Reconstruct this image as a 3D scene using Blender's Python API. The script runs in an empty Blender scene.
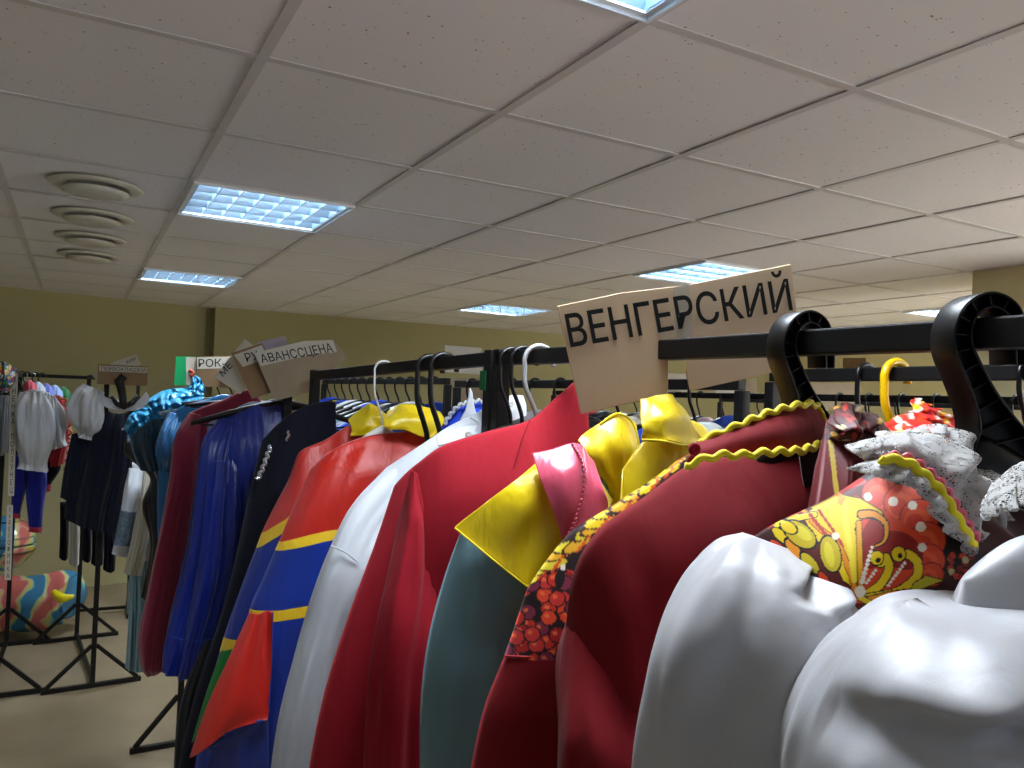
import bpy, bmesh, math, random
from mathutils import Vector, Matrix, noise
random.seed(7)
PI = math.pi
S = bpy.context.scene
COL = S.collection
S.view_settings.view_transform = 'Standard'
try: S.view_settings.look = 'None'
except Exception: pass
S.view_settings.gamma = 1.0
S.view_settings.use_curve_mapping = False
S.view_settings.exposure = 0.0

# ------------------------------------------------------------------ camera
F = 791.2
YAW, PITCH, ROLL = 0.4590, 0.0206, 0.0381
CAMZ = 1.70
CAM = Vector((0, 0, CAMZ))
fw = Vector((math.cos(PITCH)*math.sin(YAW), math.cos(PITCH)*math.cos(YAW), math.sin(PITCH)))
_r = Vector((math.cos(YAW), -math.sin(YAW), 0)); _u = _r.cross(fw)
RT = math.cos(ROLL)*_r + math.sin(ROLL)*_u
UP = -math.sin(ROLL)*_r + math.cos(ROLL)*_u
cam = bpy.data.cameras.new('camera'); cam.sensor_width = 36; cam.lens = F/1024*36; cam.clip_start = 0.02
co = bpy.data.objects.new('camera', cam); COL.objects.link(co)
m = Matrix((RT, UP, -fw)).transposed().to_4x4(); m.translation = CAM
co.matrix_world = m
S.camera = co

def ray(px, py):
    return fw + RT*((px-512)/F) - UP*((py-384)/F)
def at(px, py, d):
    "point seen at a pixel, d metres deep"
    return CAM + ray(px, py)*d
def at_z(px, py, z):
    r = ray(px, py); return CAM + r*((z-CAMZ)/r.z)

class Fr:
    "upright plane a garment or card hangs in: u towards the aisle, v towards the viewer's side"
    def __init__(s, x, y, deg=0.0):
        a = math.radians(deg); s.o = Vector((x, y, 0))
        s.U = Vector((-math.cos(a), math.sin(a), 0)); s.N = Vector((-math.sin(a), -math.cos(a), 0))
    def P(s, u, v, z): return s.o + s.U*u + s.N*v + Vector((0, 0, z))
    def G(s, px, py, v=0.0):
        r = ray(px, py); p0 = s.o + s.N*v
        t = (p0-CAM).dot(s.N)/r.dot(s.N)
        return CAM + r*t
def res(fr, p, v=0.0):
    "('u',u,z) in metres or (px,py)"
    if p[0] == 'u': return fr.P(p[1], v, p[2])
    return fr.G(p[0], p[1], v)

# ------------------------------------------------------------------ object helpers
def tag(o, label=None, cat=None, group=None, kind=None):
    if label: o['label'] = label
    if cat: o['category'] = cat
    if group: o['group'] = group
    if kind: o['kind'] = kind
    return o
def thing(name, label, cat, loc=(0, 0, 0), group=None, rz=0):
    o = bpy.data.objects.new(name, None); COL.objects.link(o)
    o.location = loc; o.rotation_euler = (0, 0, rz); o.empty_display_size = 0.05
    return tag(o, label, cat, group)
def link(name, me, mat, parent=None, smooth=True):
    o = bpy.data.objects.new(name, me); COL.objects.link(o)
    mats = mat if isinstance(mat, (list, tuple)) else [mat]
    for mm in mats: me.materials.append(mm)
    if smooth:
        for p in me.polygons: p.use_smooth = True
    if parent is not None:
        # vertices are written in world space; move them into the parent's frame
        mw = Matrix.Translation(parent.location) @ parent.rotation_euler.to_matrix().to_4x4()
        pp = parent.parent
        if pp is not None:
            mw = (Matrix.Translation(pp.location) @ pp.rotation_euler.to_matrix().to_4x4()) @ mw
        me.transform(mw.inverted())
        o.parent = parent
    return o
def mesh_obj(name, verts, faces, mat, parent=None, smooth=True, midx=None, centre=False):
    me = bpy.data.meshes.new(name)
    me.from_pydata([tuple(v) for v in verts], [], faces); me.update()
    if midx: 
        for p, i in zip(me.polygons, midx): p.material_index = i
    o = link(name, me, mat, parent, smooth)
    if parent is None and centre:
        c = sum((Vector(v.co) for v in me.vertices), Vector())/len(me.vertices)
        me.transform(Matrix.Translation(-c)); o.location = c
    return o
class MB:
    def __init__(s): s.v = []; s.f = []; s.m = []
    def box(s, c, h, R=None, mi=0):
        c = Vector(c); b = len(s.v)
        for dx in (-1, 1):
            for dy in (-1, 1):
                for dz in (-1, 1):
                    q = Vector((dx*h[0], dy*h[1], dz*h[2]))
                    if R is not None: q = R @ q
                    s.v.append(c+q)
        for q in ((0,1,3,2),(4,6,7,5),(0,4,5,1),(2,3,7,6),(0,2,6,4),(1,5,7,3)):
            s.f.append(tuple(b+i for i in q)); s.m.append(mi)
    def bar(s, a, b, w, h=None, up=Vector((0,0,1)), mi=0):
        "square tube between two points"
        a = Vector(a); b = Vector(b); h = h or w
        d = (b-a); L = d.length; d.normalize()
        if abs(d.dot(up)) > .98: up = Vector((0,1,0))
        x = d.cross(up).normalized(); z = x.cross(d).normalized()
        R = Matrix((x, d, z)).transposed()
        s.box((a+b)/2, (w/2, L/2, h/2), R, mi)
    def tube(s, pts, r, n=8, mi=0, cap=True, flat=None):
        pts = [Vector(p) for p in pts]; N = len(pts)
        rr = r if isinstance(r, (list, tuple)) else [r]*N
        base = len(s.v); prev = None
        for i, p in enumerate(pts):
            t = (pts[min(i+1, N-1)]-pts[max(i-1, 0)]).normalized()
            if prev is None:
                a = Vector((0,0,1)) if abs(t.z) < .9 else Vector((1,0,0))
                x = t.cross(a).normalized()
            else: x = (prev - t*prev.dot(t)).normalized()
            y = t.cross(x); prev = x
            for k in range(n):
                an = 2*PI*k/n
                s.v.append(p + x*math.cos(an)*rr[i] + y*math.sin(an)*rr[i])
        for i in range(N-1):
            for k in range(n):
                a0 = base+i*n+k; a1 = base+i*n+(k+1) % n
                s.f.append((a0, a1, a1+n, a0+n)); s.m.append(mi)
        if cap:
            s.f.append(tuple(base+k for k in reversed(range(n)))); s.m.append(mi)
            s.f.append(tuple(base+(N-1)*n+k for k in range(n))); s.m.append(mi)
    def build(s, name, mat, parent=None, smooth=False, centre=False):
        return mesh_obj(name, s.v, s.f, mat, parent, smooth, s.m, centre)
def bevel(o, w=.002, seg=2):
    b = o.modifiers.new('bevel', 'BEVEL'); b.width = w; b.segments = seg; b.limit_method = 'ANGLE'; return o

def cr(P, t):
    "Catmull-Rom through list P (tuples of floats or Vectors), t in 0..1"
    n = len(P)-1; x = t*n; i = min(int(x), n-1); f = x-i
    p0 = P[max(i-1, 0)]; p1 = P[i]; p2 = P[i+1]; p3 = P[min(i+2, n)]
    def h(a, b, c, d): return .5*((2*b)+(-a+c)*f+(2*a-5*b+4*c-d)*f*f+(-a+3*b-3*c+d)*f*f*f)
    if isinstance(p1, Vector): return Vector(tuple(h(p0[k], p1[k], p2[k], p3[k]) for k in range(len(p1))))
    if isinstance(p1, (int, float)): return h(p0, p1, p2, p3)
    return tuple(h(p0[k], p1[k], p2[k], p3[k]) for k in range(len(p1)))

def crv(P, t):
    "Catmull-Rom on Vectors with tangents that respect uneven spacing"
    n = len(P)-1; x = t*n; i = min(int(x), n-1); f = x-i
    p1, p2 = P[i], P[i+1]; L12 = max((p2-p1).length, 1e-6)
    def tan(a, b, c, La, Lb): return (b-a)/La-(c-a)/(La+Lb)+(c-b)/Lb
    if i > 0 and (p1-P[i-1]).length > 1e-6: m1 = tan(P[i-1], p1, p2, (p1-P[i-1]).length, L12)*L12
    else: m1 = p2-p1
    if i+2 <= n and (P[i+2]-p2).length > 1e-6: m2 = tan(p1, p2, P[i+2], L12, (P[i+2]-p2).length)*L12
    else: m2 = p2-p1
    f2, f3 = f*f, f*f*f
    return p1*(2*f3-3*f2+1)+m1*(f3-2*f2+f)+p2*(-2*f3+3*f2)+m2*(f3-f2)

# ------------------------------------------------------------------ materials
def newmat(name):
    m = bpy.data.materials.new(name); m.use_nodes = True
    nt = m.node_tree; b = nt.nodes['Principled BSDF']
    return m, nt, b
def lin(c):
    if isinstance(c, str):
        c = c.lstrip('#'); c = tuple(int(c[i:i+2], 16)/255 for i in (0, 2, 4))
    return tuple(((x/12.92) if x <= .04045 else ((x+.055)/1.055)**2.4) for x in c)+(1,)
_mc = {}
def plain(name, c, rough=.5, metal=0, spec=.5, var=0.0, scale=8, bump=0, bscale=60):
    if name in _mc: return _mc[name]
    m, nt, b = newmat(name); L = nt.links
    b.inputs['Roughness'].default_value = rough; b.inputs['Metallic'].default_value = metal
    b.inputs['Specular IOR Level'].default_value = spec
    col = lin(c); b.inputs['Base Color'].default_value = col
    tc = nt.nodes.new('ShaderNodeTexCoord')
    n = nt.nodes.new('ShaderNodeTexNoise'); n.inputs['Scale'].default_value = scale; n.inputs['Detail'].default_value = 4
    L.new(tc.outputs['Object'], n.inputs['Vector'])
    r = nt.nodes.new('ShaderNodeValToRGB'); v = var or .06
    r.color_ramp.elements[0].position = .3; r.color_ramp.elements[1].position = .7
    r.color_ramp.elements[0].color = tuple(x*(1-v) for x in col[:3])+(1,)
    r.color_ramp.elements[1].color = tuple(min(1, x*(1+v)) for x in col[:3])+(1,)
    L.new(n.outputs['Fac'], r.inputs['Fac']); L.new(r.outputs['Color'], b.inputs['Base Color'])
    if bump:
        n2 = nt.nodes.new('ShaderNodeTexNoise'); n2.inputs['Scale'].default_value = bscale; n2.inputs['Detail'].default_value = 3
        L.new(tc.outputs['Object'], n2.inputs['Vector'])
        bp = nt.nodes.new('ShaderNodeBump'); bp.inputs['Strength'].default_value = bump; bp.inputs['Distance'].default_value = .004
        L.new(n2.outputs['Fac'], bp.inputs['Height']); L.new(bp.outputs['Normal'], b.inputs['Normal'])
    _mc[name] = m; return m
def cloth(name, c, rough=.85, sheen=.3, satin=False, bump=.25, fold=0.25, vcol=None):
    "woven cloth; satin is smoother and shinier, with soft stretched creases"
    if name in _mc: return _mc[name]
    m, nt, b = newmat(name); L = nt.links
    tc = nt.nodes.new('ShaderNodeTexCoord')
    mp = nt.nodes.new('ShaderNodeMapping'); mp.inputs['Scale'].default_value = (1, 1, .28)
    L.new(tc.outputs['Object'], mp.inputs['Vector'])
    n1 = nt.nodes.new('ShaderNodeTexNoise'); n1.inputs['Scale'].default_value = 22 if satin else 14; n1.inputs['Detail'].default_value = 3; n1.inputs['Distortion'].default_value = .6
    L.new(mp.outputs[0], n1.inputs['Vector'])
    n2 = nt.nodes.new('ShaderNodeTexNoise'); n2.inputs['Scale'].default_value = 900; n2.inputs['Detail'].default_value = 1
    L.new(tc.outputs['Object'], n2.inputs['Vector'])
    b1 = nt.nodes.new('ShaderNodeBump'); b1.inputs['Strength'].default_value = fold; b1.inputs['Distance'].default_value = .02
    L.new(n1.outputs['Fac'], b1.inputs['Height'])
    b2 = nt.nodes.new('ShaderNodeBump'); b2.inputs['Strength'].default_value = bump*(.3 if satin else 1); b2.inputs['Distance'].default_value = .0006
    L.new(n2.outputs['Fac'], b2.inputs['Height']); L.new(b1.outputs[0], b2.inputs['Normal'])
    L.new(b2.outputs[0], b.inputs['Normal'])
    if vcol:
        a = nt.nodes.new('ShaderNodeVertexColor'); a.layer_name = vcol; L.new(a.outputs['Color'], b.inputs['Base Color'])
    else:
        col = lin(c)
        r = nt.nodes.new('ShaderNodeValToRGB')
        r.color_ramp.elements[0].color = tuple(x*.93 for x in col[:3])+(1,); r.color_ramp.elements[1].color = tuple(min(1, x*1.05) for x in col[:3])+(1,)
        L.new(n2.outputs['Fac'], r.inputs['Fac']); L.new(r.outputs['Color'], b.inputs['Base Color'])
    b.inputs['Roughness'].default_value = .36 if satin else rough
    b.inputs['Specular IOR Level'].default_value = .55 if satin else .2
    if 'Sheen Weight' in b.inputs:
        b.inputs['Sheen Weight'].default_value = .1 if satin else sheen; b.inputs['Sheen Roughness'].default_value = .5
    if satin: b.inputs['Anisotropic'].default_value = .5
    _mc[name] = m; return m

BLACK = plain('black_metal', '#0a0a0b', .5, 0, .3)
BLKPL = plain('black_plastic', '#08080a', .36, 0, .4, bump=.05, bscale=30)
GREYPL = plain('grey_plastic', '#9a9a9a', .3)
YELPL = plain('yellow_plastic', '#f2c200', .3)
WHTPL = plain('white_plastic', '#c9c9c4', .35)
STEEL = plain('bright_wire', '#b0b4b8', .2, 1)

# ------------------------------------------------------------------ the room (its grid is turned 2.5 degrees from the racks)
RA = math.radians(2.5)
RR = Matrix.Rotation(RA, 3, 'Z')
def rm(gx, gy, z=0): return RR @ Vector((gx, gy, z))
CZ = 2.438
def col_x(i): return .6*i-.27
def row_y(j): return .6*j+1.805
def struct(o): o['kind'] = 'structure'; return o

def tile_material():
    m, nt, b = newmat('mineral_fibre_tile'); L = nt.links
    tc = nt.nodes.new('ShaderNodeTexCoord')
    v = nt.nodes.new('ShaderNodeTexVoronoi'); v.inputs['Scale'].default_value = 75; v.inputs['Randomness'].default_value = 1
    L.new(tc.outputs['Object'], v.inputs['Vector'])
    n = nt.nodes.new('ShaderNodeTexNoise'); n.inputs['Scale'].default_value = 9; L.new(tc.outputs['Object'], n.inputs['Vector'])
    ml = nt.nodes.new('ShaderNodeMath'); ml.operation = 'MULTIPLY'; ml.inputs[1].default_value = .34
    L.new(n.outputs['Fac'], ml.inputs[0])
    lt = nt.nodes.new('ShaderNodeMath'); lt.operation = 'LESS_THAN'
    L.new(v.outputs['Distance'], lt.inputs[0]); L.new(ml.outputs[0], lt.inputs[1])
    n3 = nt.nodes.new('ShaderNodeTexNoise'); n3.inputs['Scale'].default_value = 45; L.new(tc.outputs['Object'], n3.inputs['Vector'])
    gt = nt.nodes.new('ShaderNodeMath'); gt.operation = 'GREATER_THAN'; gt.inputs[1].default_value = .6; L.new(n3.outputs['Fac'], gt.inputs[0])
    mu = nt.nodes.new('ShaderNodeMath'); mu.operation = 'MULTIPLY'; L.new(lt.outputs[0], mu.inputs[0]); L.new(gt.outputs[0], mu.inputs[1])
    mx = nt.nodes.new('ShaderNodeMix'); mx.data_type = 'RGBA'
    mx.inputs['A'].default_value = lin('#efedef'); mx.inputs['B'].default_value = lin('#8d8278')
    L.new(mu.outputs[0], mx.inputs['Factor']); L.new(mx.outputs['Result'], b.inputs['Base Color'])
    b.inputs['Roughness'].default_value = .95; b.inputs['Specular IOR Level'].default_value = .1
    return m
TILE = tile_material()
TBAR = plain('grid_bar_paint', '#d6d3d3', .5, 0, .3)
WALLM = plain('wall_paint_olive', '#aaa47c', .9, 0, .1, var=.03, scale=2, bump=.15, bscale=90)
WALLY = plain('wall_paint_cream', '#d9cfa0', .9, 0, .1, var=.03, scale=2)

GX0, GX1, GY0, GY1 = -6, 13, -6, 10     # tile index ranges
LIGHTS = [(1, -2), (1, 2), (1, 6), (5, 2), (5, 6), (9, 2), (1, -6), (5, -2), (5, -6), (-3, 2), (-3, -2), (9, -2), (9, -6), (-3,-6)]
mb = MB()
for i in range(GX0, GX1):
    for j in range(GY0, GY1):
        if (i, j) in LIGHTS: continue
        cx, cy = col_x(i)+.3, row_y(j)+.3
        t1, t2 = random.gauss(0, .0022), random.gauss(0, .0022)
        R = RR @ Matrix.Rotation(t1, 3, 'X') @ Matrix.Rotation(t2, 3, 'Y')
        mb.box(rm(cx, cy, CZ+.0095+random.random()*.002), (.2955, .2955, .007), R)
struct(mb.build('ceiling', TILE))
mb = MB()
x0, x1, y0, y1 = col_x(GX0), col_x(GX1), row_y(GY0), row_y(GY1)
for i in range(GX0, GX1+1): mb.box(rm(col_x(i), (y0+y1)/2, CZ+.001), (.012, (y1-y0)/2, .0015), RR)
for j in range(GY0, GY1+1): mb.box(rm((x0+x1)/2, row_y(j), CZ+.0006), ((x1-x0)/2, .012, .0012), RR)
struct(mb.build('trim_1', TBAR))
# roof slab above the tiles
mb = MB(); mb.box(rm((x0+x1)/2, (y0+y1)/2, CZ+.35), ((x1-x0)/2, (y1-y0)/2, .05), RR)
struct(mb.build('ceiling_slab', plain('slab', '#777777', .9)))
# floor
m, nt, b = newmat('linoleum'); L = nt.links
tc = nt.nodes.new('ShaderNodeTexCoord'); n = nt.nodes.new('ShaderNodeTexNoise'); n.inputs['Scale'].default_value = 3; n.inputs['Detail'].default_value = 8
L.new(tc.outputs['Object'], n.inputs['Vector']); r = nt.nodes.new('ShaderNodeValToRGB')
r.color_ramp.elements[0].position = .3; r.color_ramp.elements[1].position = .7
r.color_ramp.elements[0].color = lin('#857760'); r.color_ramp.elements[1].color = lin('#94866d')
L.new(n.outputs['Fac'], r.inputs['Fac']); L.new(r.outputs['Color'], b.inputs['Base Color']); b.inputs['Roughness'].default_value = .32
FLOORM = m
mb = MB(); mb.box(rm((x0+x1)/2, (y0+y1)/2, -.05), ((x1-x0)/2, (y1-y0)/2, .05), RR)
struct(mb.build('floor', FLOORM))
# walls
def wall(name, a, b, mat, th=.06, z0=0, z1=CZ+.3):
    a = rm(*a); b = rm(*b); d = (b-a).normalized(); nrm = Vector((d.y, -d.x, 0))
    c = (a+b)/2 - nrm*th; L = (b-a).length
    R = Matrix((d, -nrm, Vector((0, 0, 1)))).transposed()
    mb = MB(); mb.box((c.x, c.y, (z0+z1)/2), (L/2, th, (z1-z0)/2), R)
    return struct(mb.build(name, mat))
wall('wall_back', (-4.5, 6.55), (1.45, 7.80), WALLM)
wall('wall_back_pier', (1.07, 7.55), (8.5, 7.05), WALLM, th=.1)
wall('wall_left', (-3.9, -2), (-3.9, 7.0), WALLM)
wall('wall_right', (7.5, 7.3), (7.5, -2), WALLY)
# the yellow pier on the right
mb = MB(); mb.box(rm(4.2, 1.93, CZ/2), (.28, .44, CZ/2-.002), RR); struct(mb.build('wall_pillar', WALLY))

wl_ = bpy.data.lights.new('right_side_fill', 'AREA'); wl_.shape = 'RECTANGLE'; wl_.size = 2.2; wl_.size_y = 1.3; wl_.energy = 170; wl_.color = (1, .97, .9)  # added fill light, tilted up to brighten the ceiling and right wall
wo_ = bpy.data.objects.new('right_side_fill', wl_); COL.objects.link(wo_); wo_.location = rm(5.2, -1.75, 1.3); wo_.rotation_euler = (PI/2+.35, 0, RA)
# recessed louvre lights
REFL = plain('louvre_aluminium', '#a9c6de', .34, .95, var=.02)
HOUS = plain('light_housing_paint', '#e8eef2', .35, 0, .5)
def emit(name, c, s):
    m, nt, b = newmat(name); b.inputs['Base Color'].default_value = lin(c)
    b.inputs['Emission Color'].default_value = lin(c); b.inputs['Emission Strength'].default_value = s
    return m
TUBE = emit('fluorescent_tube', '#eaf4ff', 9)
LABL = {(1, -2): 'square louvred ceiling light nearly overhead, only its corner at the top edge of the photo',
 (1, 2): 'large square louvred ceiling light left of centre, showing bluish reflector cells',
 (1, 6): 'bright white louvred ceiling light near the far olive wall, beyond the round vents',
 (5, 2): 'blue-tinted louvred ceiling light directly behind the top of the large cardboard sign',
 (5, 6): 'small distant louvred ceiling light left of the large cardboard sign',
 (9, 2): 'distant louvred ceiling light seen just above the big black hanger hook at right'}
def build_light():
    root = thing('ceiling_light', LABL[(1, -2)], 'ceiling light', (0, 0, CZ), 'recessed louvred ceiling lights', RA)
    root.location = (0, 0, 0); root.rotation_euler = (0, 0, 0)
    h = MB()
    for sx, sy in ((1, 0), (-1, 0), (0, 1), (0, -1)):
        h.box((sx*.292, sy*.292, .04), (.003 if sx else .294, .003 if sy else .294, .05))
        h.box((sx*.284, sy*.284, -.001), (.009 if sx else .294, .009 if sy else .294, .002))
    h.box((0, 0, .094), (.294, .294, .004))
    h.build('housing', HOUS, root)
    l = MB()
    for k in range(-1, 2):     # V-shaped lengthwise reflectors
        x = k*.1375
        for s in (-1, 1): l.box((x+s*.014, 0, .030), (.0012, .272, .031), Matrix.Rotation(s*.42, 3, 'Y'))
    for s in (-1, 1): l.box((s*.268, 0, .030), (.0012, .272, .031), Matrix.Rotation(-s*.42, 3, 'Y'))
    for k in range(8):
        y = -.272+.0777*k
        l.box((0, y, .018), (.272, .0012, .018), None)
    l.build('louvre', REFL, root)
    for k in range(4):
        x = -.206+.1375*k
        t = MB(); t.tube([(x, -.27, .062), (x, .27, .062)], .013, 10); t.build('tube', TUBE, root, True)
    return root
def copy_tree(o, parent=None):
    c = o.copy(); COL.objects.link(c)
    if parent is not None: c.parent = parent
    for ch in list(o.children): copy_tree(ch, c)
    return c
proto = build_light()
vis = [k for k in LIGHTS if k in LABL]
for n_, k in enumerate(LIGHTS):
    if k in LABL:
        o = proto if n_ == 0 else copy_tree(proto)
        o['label'] = LABL[k]
    else:
        o = copy_tree(proto); o['label'] = 'louvred ceiling light out of view behind the photographer'
    o.location = rm(col_x(k[0])+.3, row_y(k[1])+.3, CZ); o.rotation_euler = (0, 0, RA+PI/2)
    ld = bpy.data.lights.new('lamp', 'AREA'); ld.shape = 'SQUARE'; ld.size = .5; ld.energy = {(1,-2): 40, (1,-6): 10, (-3,-2): 12, (-3,-6): 6, (9,2): 150, (9,-2): 150, (5,-6): 20, (5,-2): 75}.get(k, 38); ld.color = (.93, .97, 1)
    lo = bpy.data.objects.new('lamp', ld); COL.objects.link(lo); lo.location = rm(col_x(k[0])+.3, row_y(k[1])+.3, CZ+.045)

# round supply-air vents
VENT = plain('vent_plastic', '#d2cfc2', .5)
vl = ['nearest and largest of the four round white air vents in a row at left', 'second of the four round ceiling air vents counting from the camera',
      'third of the four round ceiling air vents counting from the camera', 'farthest and smallest of the four round ceiling air vents']
def lathe(prof, n=40):
    v = []; f = []
    for r, z in prof:
        for k in range(n): v.append((r*math.cos(2*PI*k/n), r*math.sin(2*PI*k/n), z))
    for i in range(len(prof)-1):
        for k in range(n): f.append((i*n+k, i*n+(k+1) % n, (i+1)*n+(k+1) % n, (i+1)*n+k))
    return v, f
vroot = thing('air_vent', vl[0], 'air vent', group='round ceiling air vents')
v, f = lathe([(.098, -.001), (.156, -.001), (.162, -.005), (.155, -.010), (.128, -.013), (.108, -.008), (.098, 0)])
mesh_obj('ring', v, f, VENT, vroot)
v, f = lathe([(.001, -.040), (.05, -.040), (.09, -.037), (.115, -.028), (.112, -.022), (.07, -.018), (.001, -.018)])
mesh_obj('disc', v, f, VENT, vroot)
v, f = lathe([(.001, -.001), (.012, -.001), (.012, -.02), (.001, -.02)], 10)
mesh_obj('stem', v, f, VENT, vroot)
for k in range(4):
    o = vroot if k == 0 else copy_tree(vroot)
    o['label'] = vl[k]; o.location = rm(col_x(0)+.3, row_y(2+k)+.30, CZ-.002); o.rotation_euler = (0, 0, RA)

w = bpy.data.worlds.new('world'); S.world = w; w.use_nodes = True
w.node_tree.nodes['Background'].inputs[0].default_value = (.80, .86, 1, 1)
w.node_tree.nodes['Background'].inputs[1].default_value = .21
# ------------------------------------------------------------------ clothes racks
RZ = 1.786
def rack(label, a, b, za=RZ, zb=RZ, foot=.5, group='black metal clothes racks', tape=False, tube=.025):
    a = Vector((a[0], a[1], 0)); b = Vector((b[0], b[1], 0)); d = (b-a).normalized(); s = Vector((d.y, -d.x, 0))
    root = thing('clothes_rack', label, 'clothes rack', (a+b)/2, group)
    t = tube
    m = MB(); m.bar(a+Vector((0, 0, za-t/2)), b+Vector((0, 0, zb-t/2)), t); bevel(m.build('rail', BLACK, root), .002)
    for p, z in ((a, za), (b, zb)):
        m = MB(); q = p + d*(t/2+.002 if p is a else -t/2-.002)
        m.bar(p+Vector((0, 0, t)), p+Vector((0, 0, z-t-.001 if not tape else z+.004)), t, up=s); bevel(m.build('post', BLACK, root), .002)
        m = MB(); m.bar(p-s*foot/2+Vector((0, 0, t/2)), p+s*foot/2+Vector((0, 0, t/2)), t); bevel(m.build('foot', BLACK, root), .002)
        for k in (-1, 1):
            m = MB(); m.bar(p+s*k*(foot/2-.02)+Vector((0, 0, t)), p+s*k*.012+Vector((0, 0, .235)), t*.8, up=d); m.build('brace', BLACK, root)
    m = MB(); m.bar(a+Vector((0, 0, t*1.5)), b+Vector((0, 0, t*1.5)), t*.8); m.build('base_bar', BLACK, root)
    return root
RB = rack('black metal clothes rack nearest the camera, its rail running to the upper right corner', (.62, -.25), (.62, 1.30), RZ-.012, RZ+.002, tape=True)
RAk = rack('black metal clothes rack in the middle, green tape on its near post', (.618, 1.335), (.50, 2.29), RZ+.002, RZ-.024, tape=True)
RC = rack('black metal clothes rack carrying the blue satin and maroon costumes', (.448, 2.42), (.32, 4.08), RZ-.015, RZ-.025, foot=.42)
# ------------------------------------------------------------------ cloth surfaces
def nz(x, y, z=0): return noise.noise(Vector((x, y, z)))
def rowpts(fr, row, vdef):
    out = []
    for p in row:
        if p[0] == 'u': out.append(fr.P(p[1], p[3] if len(p) > 3 else vdef, p[2]))
        else: out.append(fr.G(p[0], p[1], p[2] if len(p) > 2 else vdef))
    return out
def tube2(name, fr, rows, mat, parent, nu=72, nv=90, e=.85, fold=.006, fk=3.0, seed=0, ftop=.2, cuff=0, paint=None, attr=None, capend=False, gather=0, gk=14, creases=()):
    """sleeve-like closed loft. rows: (L, R, v, half thickness); L and R are the two outlines"""
    Ls = rowpts(fr, [r[0] if r[0][0] == 'u' else (r[0][0], r[0][1], r[2]) for r in rows], 0)
    Rs = rowpts(fr, [r[1] if r[1][0] == 'u' else (r[1][0], r[1][1], r[2]) for r in rows], 0)
    th = [float(r[3]) for r in rows]
    V = []; Fc = []
    for j in range(nv+1):
        t = j/nv
        a = crv(Ls, t); b = crv(Rs, t); h = cr(th, t)
        c = (a+b)/2; d = (a-b)/2
        dl = d.length
        for k in range(nu):
            an = 2*PI*k/nu; co_, si = math.cos(an), math.sin(an)
            sv = math.copysign(abs(si)**e, si)
            amp = fold*(ftop+(1-ftop)*min(1, t*2.5))
            f = amp*(nz(co_*fk+seed, si*fk*.7, t*2.2+seed)*1.6+.5*nz(co_*fk*2.3+seed, si*fk*2, t*3.5)) 
            if gather: f += gather*math.exp(-t*7)*math.sin(an*gk+2*nz(an*2, seed))*min(1, t*12)
            for (a0, t0, a1, t1, w, dep, *pw) in creases:
                tt = (t-t0)/(t1-t0) if abs(t1-t0) > 1e-6 else .5
                if abs(t1-t0) >= .12 or abs(a1-a0) < 15:
                    if tt < -.2 or tt > 1.2: continue
                    ac = math.radians(a0+(a1-a0)*max(0, min(1, tt))); q = (an-ac)/w
                    f += dep*math.exp(-q*q)*max(0, math.sin(PI*max(0, min(1, (tt+.2)/1.4))))**.6
                else:
                    ta = (math.degrees(an)-a0)/(a1-a0)
                    if ta < -.3 or ta > 1.3: continue
                    tc_ = t0+(t1-t0)*ta; q = (t-tc_)/w
                    f += dep*math.exp(-q*q)*max(0, math.sin(PI*max(0, min(1, (ta+.3)/1.6))))
            p = c + d*co_*(1+f/max(dl, .02)) + fr.N*(sv*h + f*si*1.3)
            V.append(p)
    for j in range(nv):
        for k in range(nu):
            Fc.append((j*nu+k, j*nu+(k+1) % nu, (j+1)*nu+(k+1) % nu, (j+1)*nu+k))
    Fc.append(tuple(reversed(range(nu))))
    if capend: Fc.append(tuple(nv*nu+k for k in range(nu)))
    o = mesh_obj(name, V, Fc, mat, parent)
    return o
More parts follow.
